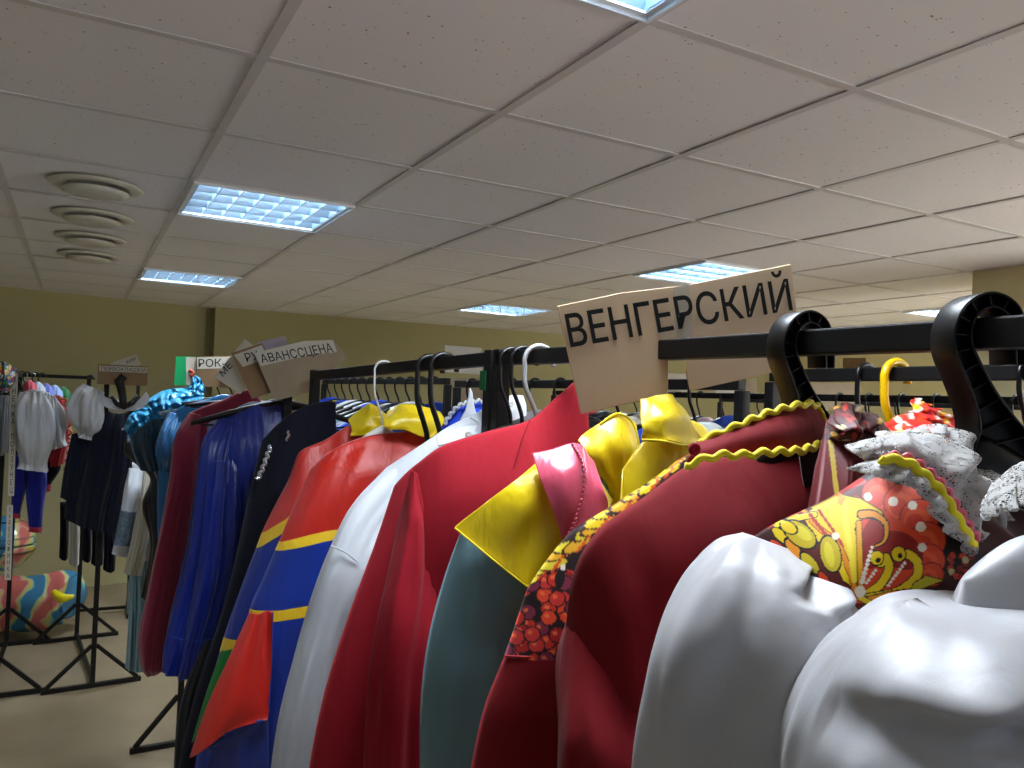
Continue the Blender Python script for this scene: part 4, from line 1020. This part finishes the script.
t12 = jacket(f12, [[(188,414,-.01),(200,408),(222,400),(250,390),('u',-.05,1.62),('u',-.2,1.56)],
   [(176,445,0),(198,440,.02),(222,435,.02),(250,430,.02),('u',-.05,1.5),('u',-.2,1.5)],
   [(166,500,0),(190,500,.02),(222,500,.02),(250,500,.02),('u',-.05,1.4),('u',-.2,1.4)],
   [(155,560,0),(182,560,.02),(215,560,.02),(250,560,.02),('u',-.05,1.3),('u',-.2,1.3)],
   [(143,630,0),(175,630,.02),(210,630,.02),(245,630,.02),('u',-.05,1.1),('u',-.2,1.1)],
   [(142,662,0),(172,660,.02),(205,655,.02),(240,650,.02),('u',-.05,1.0),('u',-.2,1.0)]], MAR, 'long maroon jacket hanging left of the blue satin costume', 6, 'maroon_jacket', 'jacket', fold=.01)
tube2('sleeve', f12, [((190,412),(206,416),.0,.015), ((177,432),(200,450),.03,.03), ((169,480),(196,500),.045,.04), ((160,530),(188,545),.05,.04), ((148,590),(178,600),.05,.045), ((138,650),(170,652),.05,.045), ((141,668),(165,668),.04,.04), ((147,676),(160,672),.03,.02)], MAR, t12, fold=.008, fk=2, seed=9, ftop=.4)
hanger('black hanger with rounded tip sticking out over the maroon jacket', .447, 2.46, 3, 1.776, BLKPL, r=.022, half=.26, drop=.11, arm=.065, flat=.014)
# turquoise pieces
TURQ = cloth('turquoise_satin', '#0e86b4', satin=True, fold=.4)
TEA2 = cloth('teal_blue_satin', '#0b5f94', satin=True, fold=.3)
f13 = Fr(.40, 3.05, 3)
t13 = jacket(f13, [[(170,414,-.01),(185,405),(205,400),(230,395),('u',-.1,1.6)], [(162,440,0),(180,440,.02),(200,435,.02),(230,430,.02),('u',-.1,1.4)], [(158,475,0),(176,475,.02),(200,475,.02),(230,475,.02),('u',-.1,1.3)], [(158,560,0),(176,560,.0),(200,560,.0),(230,560,.0),('u',-.1,1.0)]], TEA2, 'teal blue satin jacket, its rounded shoulder left of the maroon jacket', 4, 'teal_jacket', 'jacket', th=.035, fold=.012)
tube2('sleeve', f13, [((170,412),(184,416),.0,.01), ((160,432),(184,440),.03,.04), ((157,455),(182,460),.04,.05), ((160,470),(176,472),.03,.03)], TEA2, t13, fold=.01, ftop=.5)
f14 = Fr(.385, 3.3, 0)
t14 = thing('turquoise_dress', 'shiny turquoise ruffled dress draped below the green poster card', 'dress', f14.P(0, 0, .9))
sheet('ruffle', f14, [[(150,398,.0),(163,391,.0),(180,388,.02),(200,388,0)], [(148,405,.05),(162,400,.08),(182,398,.08),(204,396,.05)], [(152,414,.06),(165,410,.09),(180,408,.09),(200,402,.05)]], TURQ, t14, nu=160, nv=40, fold=.02, fk=8, seed=1, ruffle=.012, rk=7)
sheet('ruffle', f14, [[(192,378,.0),(196,376,.0),(200,378,0)], [(190,386,.02),(196,385,.03),(204,386,.02)], [(186,392,.03),(196,392,.04),(206,392,.02)]], TURQ, t14, nu=40, nv=20, fold=.02, fk=6, seed=3)
sheet('ruffle', f14, [[(124,428,.05),(130,415,.06),(142,408,.05),(150,405,.02)], [(128,434,.08),(136,422,.10),(148,415,.09),(158,412,.05)], [(130,438,.06),(140,428,.08),(152,420,.07),(164,418,.03)]], TURQ, t14, nu=120, nv=30, fold=.02, fk=7, seed=5, ruffle=.008, rk=6)
patch('body', f14, [[(130,425),(150,415),(175,408),(200,402)], [(132,450,.01),(150,445,.02),(175,440,.02),(200,440,0)], [(140,470),(155,470),(175,470),(200,470)]], cloth('dark_teal', '#0a2c38', .5), t14, th=.05, fold=.02, nu=60, nv=50)
f15 = Fr(.375, 3.5, 0)
for i, (y_, lab) in enumerate(((3.0, 'slim black hanger carrying the teal blue jacket'), (3.2, 'black hanger over the turquoise dress'), (3.45, 'black hanger below the РОК- sign'))):
    hanger(lab, .455-.08*(y_-2.36), y_, 0, 1.772, BLKPL, r=.02, half=.2, drop=.11, arm=.02, wire=.003)
BLKS = cloth('black_satin', '#0a0c10', satin=True, fold=.3)
t15 = thing('black_costume', 'black costume with a jagged edge between the maroon jacket and cream sleeve', 'costume', f15.P(0, 0, .9))
patch('body', f15, [[(128,430),(145,420),(165,425),(180,430)], [(124,450,.0),(138,455,.02),(160,455,.02),(176,455,0)], [(150,480,0),(152,478,.02),(164,480,.02),(176,480,0)], [(142,502,0),(150,500,.02),(162,500,.02),(174,500,0)], [(150,540,0),(154,540,.02),(162,540,.02),(172,540,0)], [(140,595,0),(146,598,.02),(156,600,.02),(168,600,0)]], BLKS, t15, th=.04, nu=60, nv=80, fold=.012, seed=2)
cord('white_piping', f15, [(122,430,.05),(133,424,.06),(146,427,.06),(150,440,.06),(156,458,.05)], SHIRT, t15, r=.004)
f16 = Fr(.36, 3.75, 0)
t16 = thing('sequin_sleeve_jacket', 'white jacket whose sleeve has a sparkling grey-blue sequin band', 'jacket', f16.P(0, 0, .9))
SEQ = plain('sequin_fabric', '#6f8496', .35, .4, var=.35, scale=90, bump=.6, bscale=160)
SL = [((129,468),(143,470),.0,.02), ((125,485),(142,487),.02,.04), ((121,509),(137,511),.03,.045), ((117,528),(135,529),.03,.045), ((114,544),(132,545),.03,.045), ((112,553),(129,557),.02,.04)]
tube2('sleeve', f16, SL[:3], SHIRT, t16, nu=40, nv=40, fold=.004)
tube2('sequin_band', f16, [SL[2], SL[3], SL[4]], SEQ, t16, nu=40, nv=30, fold=.003)
tube2('cuff', f16, SL[4:], SHIRT, t16, nu=40, nv=16, fold=.003)
patch('body', f16, [[(132,462),(150,462),(170,462)], [(134,520),(150,520),(170,520)], [(136,560),(150,560),(170,560)]], SHIRT, t16, th=.03, v=-.05, nu=30, nv=30)
f17 = Fr(.355, 3.65, 0)
CREAM = cloth('cream_wool', '#a8a290', .8, .3)
t17 = thing('cream_coat', 'cream coat sleeve hanging beside the black jagged costume', 'coat', f17.P(0, 0, .9))
tube2('sleeve', f17, [((144,470),(154,474),.0,.02), ((140,500),(153,504),.02,.04), ((134,530),(150,534),.02,.045), ((124,572),(141,575),.02,.045)], CREAM, t17, fold=.006)
patch('body', f17, [[(146,460),(160,460),(180,460)], [(146,520),(160,520),(180,520)], [(146,560),(160,560),(180,560)]], CREAM, t17, th=.03, v=-.06, nu=30, nv=30)
f18 = Fr(.35, 3.85, 0)
t18 = thing('pale_teal_dress', 'pale teal dress hem hanging lowest, left of the maroon jacket', 'dress', f18.P(0, 0, .9))
patch('skirt', f18, [[(130,555),(140,552),(160,552)], [(129,600,0),(142,600,.03),(160,600,0)], [(127,640),(140,640,.03),(158,640)], [(125,666),(138,669,.03),(150,668)]], cloth('pale_teal', '#6f8f96', .6, .2), t18, th=.05, nu=60, nv=60, fold=.02, fk=6)
# ------------------------------------------------------------------ racks at the far left
RD = rack('far left clothes rack under the ПЕРВОКЛАШКИ sign, with crossed foot braces', (-.07, 5.03), (-.19, 6.0), 1.76, 1.76)
RE = rack('far left clothes rack at the picture edge carrying the white blouses', (-.555, 5.03), (-.585, 6.0), 1.755, 1.755)
RF = rack('farthest clothes rack at left, its thin rail running sideways before the olive wall', (.12, 6.62), (-1.5, 6.62), 1.76, 1.76, foot=.4)
NVY2 = cloth('navy_wool', '#0a0f22', .85, .1)
WC = cloth('white_cotton', '#c9cbce', .75, .2, fold=.4)
g1 = Fr(-.09, 5.05, 0)
t = thing('pinafore_dress', 'navy school pinafore over a white puff-sleeved blouse with round collar', 'dress', g1.P(0, 0, .9))
patch('body', g1, [[(99,402),(112,412),(126,412),(140,402),(146,404)], [(84,430,.02),(104,430,.04),(124,430,.04),(138,430,.02),(146,432)], [(72,470,.02),(96,475,.05),(120,475,.05),(136,475,.02),(144,478)], [(66,500,.02),(90,505,.05),(112,508,.05),(132,508,.02),(140,508)], [(64,518,.02),(88,527,.05),(108,531,.05),(128,532,.02),(138,530)]], NVY2, t, th=.06, nu=90, nv=90, fold=.03, fk=6)
patch('panel', g1, [[(72,434,.03),(82,432,.05),(92,430,.03)], [(64,470,.03),(78,470,.05),(92,470,.03)], [(60,497,.03),(74,502,.05),(88,504,.03)]], NVY2, t, th=.03, nu=30, nv=30, fold=.01)
tube2('sleeve', g1, [((84,384),(104,392),.04,.02), ((74,390),(102,406),.06,.07), ((68,405),(102,420),.07,.09), ((72,422),(99,430),.07,.07), ((80,432),(90,436),.06,.03), ((78,437),(90,440),.06,.04)], WC, t, fold=.02, fk=4, ftop=.7, gather=.01, gk=9)
sheet('collar', g1, [[(98,388,.05),(104,396,.08),(118,402,.09),(128,404,.09)], [(97,396,.06),(104,406,.10),(118,411,.11),(128,410,.10)]], WC, t, nu=30, nv=12, th=.006)
sheet('collar', g1, [[(128,404,.09),(138,400,.08),(146,392,.05)], [(128,411,.10),(140,409,.10),(151,400,.06)]], WC, t, nu=30, nv=12, th=.006)
hh = thing('thick_black_hanger', 'thick black hanger hook seen head-on below the ПЕРВОКЛАШКИ sign', 'hanger', g1.P(0, 0, 1.7))
m = MB(); m.tube([at(124,376,4.42), at(119,381,4.42), at(121,388,4.40), at(123,398,4.38), at(123,408,4.38)], [.022,.026,.022,.02,.022], 10); m.build('hook', BLKPL, hh, True)
m = MB(); m.tube([at(112,398,4.45), at(118,404,4.42), at(124,407,4.40), at(132,403,4.42), at(138,396,4.45)], .016, 8); m.build('shoulder_bar', BLKPL, hh, True)
# loose skirts and trousers hanging below the pinafore
for k, (x0_, x1_, ya, yb, c, lab) in enumerate(((70,80,496,566,'#b5b2a8','pale strip of skirt hanging under the left side of the navy pinafore'), (83,92,500,562,NVY2,'navy skirt strip under the pinafore, leftmost of the dark ones'), (92,104,528,566,NVY2,'navy trouser leg under the middle of the pinafore'), (104,116,530,572,NVY2,'longest navy trouser leg under the pinafore'), (60,69,502,560,TROUS,'black trousers under the far left edge of the pinafore'))):
    gk = Fr(-.09, 5.4+.06*k, 0)
    t = thing('hanging_skirt', lab, 'skirt', gk.G((x0_+x1_)/2, ya))
    patch('cloth', gk, [[(x0_,ya),((x0_+x1_)/2,ya),(x1_,ya)], [(x0_,(ya+yb)/2),((x0_+x1_)/2,(ya+yb)/2),(x1_,(ya+yb)/2)], [(x0_-1,yb-3),((x0_+x1_)/2,yb),(x1_-1,yb-2)]], c if not isinstance(c, str) else cloth('pale_skirt', c, .8), t, th=.03, nu=24, nv=24)
# white blouses and bright trousers
g2 = Fr(-.56, 5.1, 0)
t = thing('white_blouse', 'white blouse with two gathered frill-cuffed sleeves on the far left rack', 'blouse', g2.P(0, 0, .9))
tube2('sleeve', g2, [((20,392),(44,392),.06,.02), ((16,402),(49,404),.08,.08), ((15,420),(52,425),.09,.10), ((17,445),(51,448),.09,.09), ((21,462),(46,463),.08,.05), ((19,468),(47,472),.08,.06)], WC, t, fold=.02, fk=3, ftop=.7, gather=.008, gk=8)
tube2('sleeve', g2, [((47,393),(56,397),.0,.02), ((46,405),(61,408),.02,.05), ((47,425),(64,428),.02,.07), ((50,442),(64,443),.02,.06), ((51,450),(66,446),.02,.04)], WC, t, fold=.02, fk=3, ftop=.7)
patch('body', g2, [[(20,393),(34,389),(50,393)], [(20,430),(34,430),(50,430)], [(24,455),(34,455),(46,455)]], WC, t, th=.05, nu=30, nv=30)
g3 = Fr(-.62, 5.0, 0)
t = thing('grey_blouse', 'crumpled grey-white blouse cut off by the left edge of the photo', 'blouse', g3.P(0, 0, .9))
patch('body', g3, [[(-25,400),(-10,396),(5,395),(11,398)], [(-25,425),(-10,425,.05),(5,425,.05),(11,425)], [(-25,455),(-10,455,.05),(3,455,.05),(8,452)]], cloth('grey_cotton', '#8c8e90', .8, fold=.6), t, th=.08, nu=60, nv=60, fold=.04, fk=8, ftop=.5)
g4 = Fr(-.56, 5.45, 0)
ROYAL = cloth('royal_blue_jersey', '#15208c', .7, .2); HPINK = cloth('coral_cuff', '#b8324e', .8)
t = thing('blue_trousers', 'royal blue trousers with coral pink hems hanging under the white blouse', 'trousers', g4.P(0, 0, .8))
for (a, b, c, d, y0_, y1_) in ((12,28,12,20,468,512), (26,47,29,42,468,526)):
    tube2('leg', g4, [((a,y0_),(b,y0_),.02,.05), ((a,(y0_+y1_)/2-8),(b-1,(y0_+y1_)/2-8),.02,.05), ((c,y1_),(d,y1_+1),.02,.04)], ROYAL, t, nu=24, nv=24)
    tube2('hem', g4, [((c,y1_),(d,y1_+1),.02,.042), ((c,y1_+5),(d,y1_+6),.02,.042)], HPINK, t, nu=24, nv=4, capend=True)
tube2('waist', g4, [((14,455),(46,455),0,.05), ((12,470),(47,470),0,.06)], ROYAL, t, nu=24, nv=8)
g5 = Fr(-.52, 5.6, 0)
t = thing('red_coat', 'red coat with zigzag edging between the white blouse and the navy pinafore', 'coat', g5.P(0, 0, .9))
patch('body', g5, [[(48,398),(58,395),(66,400)], [(50,430),(62,430,.03),(71,432)], [(46,466),(56,466,.03),(66,462)]], cloth('bright_red_wool', '#a81c22', .8), t, th=.05, nu=30, nv=40, fold=.01)
cord('zigzag_trim', g5, [(60,396,.05),(67,405,.06),(69,425,.06),(70,445,.06),(66,470,.05)], cloth('orange_trim', '#c07a4a', .8), t, r=.006, wave=.012, wl=.05, n=120)
tube2('cuff', g5, [((38,485),(51,484),.02,.04), ((39,492),(51,491),.02,.04)], HPINK, t, nu=20, nv=4, capend=True)
tube2('sleeve', g5, [((44,462),(60,460),.02,.05), ((41,474),(60,470),.02,.05), ((38,486),(51,484),.02,.04)], NVY2, t, nu=20, nv=14)
cols = [('#d8586a','coral pink'),('#b8c4cc','pale grey'),('#6a78c8','lavender blue'),('#88a0c8','light blue'),('#1f6a3c','green')]
for k, (c, nm) in enumerate(cols):
    gk = Fr(-.52, 5.7+.05*k, 0); x_ = 30+k*8.5
    t = thing('folded_shirt', nm+' shirt shoulder on the far left rack, above the white blouse', 'shirt', gk.G(x_, 390))
    patch('body', gk, [[(x_-7,384+k*1.6),(x_,380+k*1.6),(x_+7,386+k*1.8)], [(x_-7,394+k),(x_,392+k,.03),(x_+8,396+k)], [(x_-6,440),(x_,440),(x_+7,440)]], cloth('shirt_'+nm, c, .8, fold=.5), t, th=.03, nu=24, nv=30, fold=.01)
g6 = Fr(-.62, 4.98, 0)
random.seed(11)
pp = []
for k in range(260): pp.append(ell(-20+random.random()*42, 355+random.random()*50, 1.3+random.random()*1.5, 1+random.random(), random.random()*180, random.choice(['#c82a2a', '#e8e4d8', '#1a6a44', '#24408c', '#e0b030', '#101828'])))
t = thing('patterned_dress', 'colourful flower patterned dress at the left edge, topmost on its rack', 'dress', g6.P(0, 0, .9))
patch('body', g6, [[(-22,365),(-8,362),(5,362),(18,370)], [(-22,380),(-8,380,.05),(5,380,.05),(16,382)], [(-22,395),(-8,396,.05),(0,394,.05),(8,392)]], PRINT, t, th=.06, nu=120, nv=90, fold=.02, ftop=.5, paint=painter(pp, '#223a4a', 0, 0, 1))
for k, (px, lab) in enumerate(((22,'black'),(27,'black'),(31,'silver'),(36,'black'),(42,'black'))):
    gk = at(px, 378, 4.9+.1*k)
    hanger(f'{lab} hanger hook on the far left rack, number of hooks aligned along its rail' if 0 else 'small hanger on the rail above the white frilled blouse', gk.x, gk.y, 0, 1.762, STEEL if lab == 'silver' else BLKPL, r=.022, half=.17, drop=.10, arm=.05, wire=.004, group='small hangers above the white blouse')
# wall panel of dark skirting
# ------------------------------------------------------------------ inflatable tie-dye toys
m_, nt, b = newmat('tie_dye_vinyl'); L = nt.links
tc = nt.nodes.new('ShaderNodeTexCoord'); n = nt.nodes.new('ShaderNodeTexWave'); n.inputs['Scale'].default_value = 1.1; n.inputs['Detail'].default_value = 3; n.inputs['Distortion'].default_value = 9; n.inputs['Detail Scale'].default_value = 1.6
L.new(tc.outputs['Object'], n.inputs['Vector']); r = nt.nodes.new('ShaderNodeValToRGB'); r.color_ramp.interpolation = 'EASE'
E_ = r.color_ramp.elements; E_[0].position = .3; E_[0].color = lin('#3f7fa6'); E_[1].position = .86; E_[1].color = lin('#c86a62')
for p, c in ((.38, '#6fb0a8'), (.5, '#b9c79a'), (.62, '#d6cf4a'), (.72, '#d8a898')): e = E_.new(p); e.color = lin(c)
L.new(n.outputs['Fac'], r.inputs['Fac']); L.new(r.outputs['Color'], b.inputs['Base Color']); b.inputs['Roughness'].default_value = .18
TIE = m_
def lofted(name, pts, rad, mat, parent, n=40, folds=.012, seed=0):
    P = [Vector(p) for p in pts]; V = []; Fc = []; nv = 60
    for j in range(nv+1):
        t = j/nv; c = cr(P, t); rr = max(.004, cr([float(q) for q in rad], t)); d = (cr(P, min(1, t+.01))-cr(P, max(0, t-.01))).normalized()
        x = d.cross(Vector((0, 0, 1))).normalized(); y = x.cross(d)
        for k in range(n):
            a = 2*PI*k/n; q = rr*(1+folds/.1*.5*nz(math.cos(a)*2+seed, math.sin(a)*2, t*6)); V.append(c+x*q*math.cos(a)+y*q*math.sin(a))
    for j in range(nv):
        for k in range(n): Fc.append((j*n+k, j*n+(k+1) % n, (j+1)*n+(k+1) % n, (j+1)*n+k))
    Fc.append(tuple(reversed(range(n)))); Fc.append(tuple(nv*n+k for k in range(n)))
    return mesh_obj(name, V, Fc, mat, parent)
c0 = at(-30, 607, 5.35); c1 = at(30, 603, 5.35); c2 = at(62, 596, 5.4); c3 = at(79, 597, 5.4)
for q in (c0, c1, c2, c3): q.z = max(q.z, .19)
t = thing('inflatable_toy', 'long tie-dye coloured inflatable tube lying on the floor at the left edge', 'inflatable', (c1.x, c1.y, 0))
lofted('tube', [c0, c1, c2, (c2+c3)/2+Vector((.02,0,0)), c3], [.19,.185,.175,.14,.02], TIE, t)
lofted('mouth_fold', [at(54,592,5.22), at(62,598,5.18), at(74,596,5.2)], [.02,.03,.012], plain('yellow_vinyl', '#e6d81c', .2), t, n=12)
t = thing('inflatable_ball', 'striped inflatable ball resting above the long inflatable tube', 'inflatable', at(2, 560, 5.5))
c = at(3, 556, 5.6); c.z = max(c.z, .19+.17+.19)
lofted('ball', [c+Vector((0,0,-.195)), c+Vector((0,.001,-.16)), c+Vector((0,0,-.08)), c, c+Vector((0,0,.08)), c+Vector((0,.001,.16)), c+Vector((0,0,.195))], [.01,.11,.18,.2,.18,.11,.01], TIE, t, seed=4)

# ------------------------------------------------------------------ rows behind on the right
R2 = rack('second row clothes rack whose grey rail passes behind the heavy black hooks', (1.25, -.15), (1.25, 1.27), RZ, RZ)
R2b = rack('second row clothes rack behind the taped post, filled with black hangers', (1.22, 1.33), (1.13, 2.75), RZ-.02, RZ-.02)
R2c = rack('second row clothes rack farthest along, loaded with a file of black hangers', (1.12, 2.82), (1.0, 4.35), RZ-.01, RZ-.01)
R3 = rack('third row clothes rack seen small under the second grey rail', (2.35, .5), (2.33, 2.2), RZ-.02, RZ-.02)
R3b = rack('third row clothes rack farther along behind the large sign', (2.32, 2.3), (2.25, 4.0), RZ-.02, RZ-.02)
R4 = rack('fourth row clothes rack near the cream wall', (3.5, 1.9), (3.4, 3.9), RZ-.02, RZ-.02)

def simple_garment(kind, mat, seed, L=.75, hem=.27, sl=.5, extra=None):
    "a complete hanging garment in its own frame: rail along local y, shoulders along local x"
    t = thing(kind, None, None)
    fr = Fr(0, 0, 0)
    top = [('u',.20,-.20),('u',.14,-.165),('u',.06,-.125),('u',0,-.13),('u',-.06,-.125),('u',-.14,-.165),('u',-.20,-.20)]
    def row(w, z): return [('u', w*s, z-.01*abs(s)) for s in (1,.7,.3,0,-.3,-.7,-1)]
    o = patch('body', fr, [top, row(.20,-.34), row(.19,-.5), row((.19+hem)/2,-.13-L*.7), row(hem,-.13-L)], mat, t, th=.05, nu=48, nv=36, fold=.016, fk=4, seed=seed)
    for s in (1, -1):
        rows = [(('u',s*.235,-.21,0),('u',s*.15,-.20,0),0,.02), (('u',s*.25,-.28),('u',s*.15,-.28),.01,.045), (('u',s*.265,-.45),('u',s*.17,-.45),.02,.045), (('u',s*.27,-.2-sl),('u',s*.18,-.2-sl),.02,.04)]
        tube2('sleeve', fr, rows, mat, t, nu=24, nv=24, fold=.01, fk=2, seed=seed+s)
    sheet('collar', fr, [[('u',.085,-.10,.02),('u',.03,-.075,.04),('u',-.03,-.075,.04),('u',-.085,-.10,.02)], [('u',.10,-.15,.045),('u',.03,-.15,.06),('u',-.03,-.15,.06),('u',-.10,-.15,.045)]], extra or mat, t, th=.004, nu=20, nv=8, fold=.006)
    return t
palette = [('#0c1236','navy','#c8ccd4'), ('#a01626','crimson','#d8d4c8'), ('#c9c9cc','white','#c9c9cc'), ('#0f3a9a','royal blue','#1a3fa8'), ('#1a1a1e','black','#1a1a1e'),
           ('#c85a1a','orange','#d8a820'), ('#1c6840','green','#d0d0c0'), ('#5a2a6a','purple','#c8a8d0'), ('#c8a81c','golden yellow','#b02018'), ('#3a7a96','steel blue','#d0d8dc'), ('#8a6a4a','tan','#e0d0b0'), ('#c04a6a','rose pink','#e8d0d0')]
protos = []
for k, (c, nm, c2) in enumerate(palette):
    pr = simple_garment('hanging_costume', cloth('costume_'+nm.replace(' ', '_'), c, .7, .2, satin=(k % 3 == 0), fold=.3), k*3.1, L=.6+.1*(k % 4), hem=.2+.03*(k % 4), extra=cloth('collar_'+nm.replace(' ', '_'), c2, .7))
    protos.append((pr, nm))
def bhang():
    t = thing('black_hanger', None, None); fr = Fr(0, 0, 0)
    m = MB(); m.tube([cr(hook_pts(fr, .0045, .022, .115), k/24) for k in range(25)], .0042, 8); m.build('hook', BLKPL, t, True)
    m = MB(); pts = [fr.P(.2*s, 0, -.112-.075*abs(s)**1.3) for s in [k/8 for k in range(-8, 9)]]
    m.tube(pts, [.006+.006*(1-abs(s)) for s in [k/8 for k in range(-8, 9)]], 8); m.build('shoulder_bar', BLKPL, t, True)
    return t
hp = bhang()
used = set(); hused = [False]
def put(k, x, y, z, rz, label, group):
    pr = protos[k][0]; o = pr if k not in used else copy_tree(pr); used.add(k)
    o.location = (x, y, z); o.rotation_euler = (0, 0, rz); o['label'] = label; o['category'] = 'costume'; o['group'] = group
    return o
def puth(x, y, z, rz, label, group):
    o = copy_tree(hp) if hused[0] else hp; hused[0] = True
    o.location = (x, y, z); o.rotation_euler = (0, 0, rz); o['label'] = label; o['category'] = 'hanger'; o['group'] = group
    return o
random.seed(21)
def fill(a, b, z, n, seq, desc, group, skip=(), cat_h=True):
    for i in range(n):
        f = (i+.5)/n; x = a[0]+(b[0]-a[0])*f; y = a[1]+(b[1]-a[1])*f
        if i in skip: continue
        rz = random.gauss(0, .08); k = seq[i % len(seq)]
        puth(x, y, z, rz, 'black hanger '+desc, group+' hangers')
        put(k, x, y+.004, z-.02-random.random()*.02, rz, protos[k][1]+' costume '+desc, group)
fill((1.25, 0.0), (1.25, .82), RZ, 5, [1, 6, 3, 2, 5, 0, 4], 'hanging on the second row rack under the grey rail', 'costumes on the second row near rack')
fill((1.215, 1.4), (1.135, 2.7), RZ-.02, 9, [9, 3, 1, 4, 7, 0, 10, 2, 6], 'on the second row rack behind the taped post', 'costumes on the second row middle rack')
fill((1.115, 2.88), (1.01, 4.3), RZ-.01, 12, [3, 0, 0, 4, 0, 3, 0, 9, 0, 3, 5, 3], 'on the farthest second row rack', 'costumes on the second row far rack')
fill((2.35, .6), (2.33, 2.1), RZ-.02, 12, [4, 11, 2, 3, 8, 1, 0, 6, 10, 9, 7, 2], 'on the third row rack', 'costumes on the third row rack')
fill((2.32, 2.4), (2.26, 3.9), RZ-.02, 10, [7, 3, 11, 2, 6, 1, 9, 4, 8, 0], 'on the third row rack farther along', 'costumes on the far third row rack')
fill((3.5, 2.0), (3.41, 3.8), RZ-.02, 12, [2, 8, 1, 9, 11, 4, 3, 10, 6, 5, 7, 0], 'on the fourth row rack near the cream wall', 'costumes on the fourth row rack')
for k in range(len(protos)):
    if k not in used: put(k, 3.45, 3.0, RZ, 0, 'costume', 'g')

# yellow hook hanger and the bright scarf costume on the second rail
def thick_hanger(label, px, y, x, z, mat, r=.03, wire=.007, drop=.14):
    return hanger(label, x, y, 0, z, mat, wire=wire, r=r, half=.18, drop=drop, arm=.08, flat=.014)
thick_hanger('hanger with thick bright yellow hook on the second rail', 0, .97, 1.25, 1.796, YELPL, wire=.0075, r=.031, drop=.16)
thick_hanger('black hanger with flat hook left of the yellow hooked hanger', 0, 1.035, 1.25, 1.792, BLKPL, wire=.005, r=.022, drop=.16)
thick_hanger('broad black hanger on the second rail behind the right-hand heavy hook', 0, .62, 1.25, 1.799, BLKPL, wire=.011, r=.028, drop=.16)
gs = Fr(1.15, .95, 10)
SCARF = painter([ell(860+random.random()*90, 400+random.random()*60, 5, 3, random.random()*180, random.choice(['#f0a020', '#e8d028', '#c81820', '#e84a28', '#e8e0d0'])) for k in range(110)], '#d42a1a', 0, 0, 1)
t = thing('bright_scarf', 'crumpled red, orange and yellow printed scarf under the yellow hook', 'scarf', gs.G(905, 425))
patch('cloth', gs, [[(868,430),(890,422),(908,412),(925,410),(950,418)], [(868,440,.02),(890,436,.05),(912,428,.05),(930,428,.04),(952,428)], [(870,470),(890,470,.03),(912,470,.03),(930,470),(952,470)]], PRINT, t, th=.03, nu=140, nv=80, fold=.03, fk=6, ftop=.7, paint=SCARF)
sheet('tied_end', gs, [[(914,398,.02),(922,402,.03),(932,408,.04)], [(914,410,.04),(926,412,.06),(944,412,.05)], [(916,420,.05),(930,422,.07),(950,420,.05)]], PRINT, t, nu=40, nv=30, fold=.02, fk=5, paint=SCARF)
# white garment bag scraps under the big hook
gw = Fr(.95, .50, 20)
t = thing('white_frill_dress', 'white lace frilled dress with a red flower seen through the heavy hanger', 'dress', gw.G(990, 450))
patch('body', gw, [[(960,452),(985,440),(1010,446),(1040,436)], [(962,475,.02),(985,470,.05),(1010,470,.05),(1040,466)], [(965,520),(985,520),(1010,520),(1040,520)]], WC, t, th=.02, nu=60, nv=40, fold=.012, fk=6)
sheet('red_flower', gw, [[(978,448,.07),(984,444,.08),(992,446,.075)], [(980,456,.08),(986,456,.09),(994,454,.08)], [(976,464,.075),(986,462,.08),(996,460,.075)]], RED, t, nu=20, nv=20, fold=.01, fk=6)

# small signs on the far racks
fR = Fr(2.34, 2.1, 0)
sign('small printed paper sign seen in the gap right of the large sign\'s left panel', Fr(2.3, 2.9, 20), [(663,373),(690,374),(690,392),(663,391)], PAPER, None, 'ЧЕНИЕ', [(668,382),(682,382),(682,387),(668,387)], off=.004)
sign('olive cardboard sign behind the lower right edge of the large sign', Fr(2.33, 2.3, 10), [(738,383),(757,379),(757,393),(742,393)], CARD)
sign('white sloping card beside the olive cardboard sign', Fr(2.33, 2.4, 10), [(716,391),(736,383),(742,393),(716,393)], PAPER)
sign('large beige cardboard sign below the second grey rail', Fr(3.2, 1.9, 30), [(808,382),(862,384),(858,412),(812,408)], CARD)
sign('white paper sign with a dark spot left of the taped post', Fr(1.06, 3.9, 10), [(445,345),(482,348),(482,375),(445,372)], PAPER)
sign('dull brown cardboard sign below the white paper sign', Fr(1.08, 3.8, 10), [(448,378),(492,378),(492,404),(452,402)], CARD)
# framed picture on the cream wall
fw_ = Fr(6.6, 4.2, -30)
fpW = [rm(7.38, 4.4), ]
t = thing('picture_frame', 'small framed picture on the far cream wall under the main rail', 'picture', at(856, 362, 7.0))
fP = Fr(at(856,362,7.0).x, at(856,362,7.0).y, -62)
slab('frame', fP, [(845,358),(868,358),(868,368),(845,368)], CARDD, t, th=.02)
slab('print', fP, [(848,360),(865,360),(865,367),(848,367)], plain('pink_print', '#c8a8a0', .6, var=.3, scale=20), t, v=.012, th=.004)
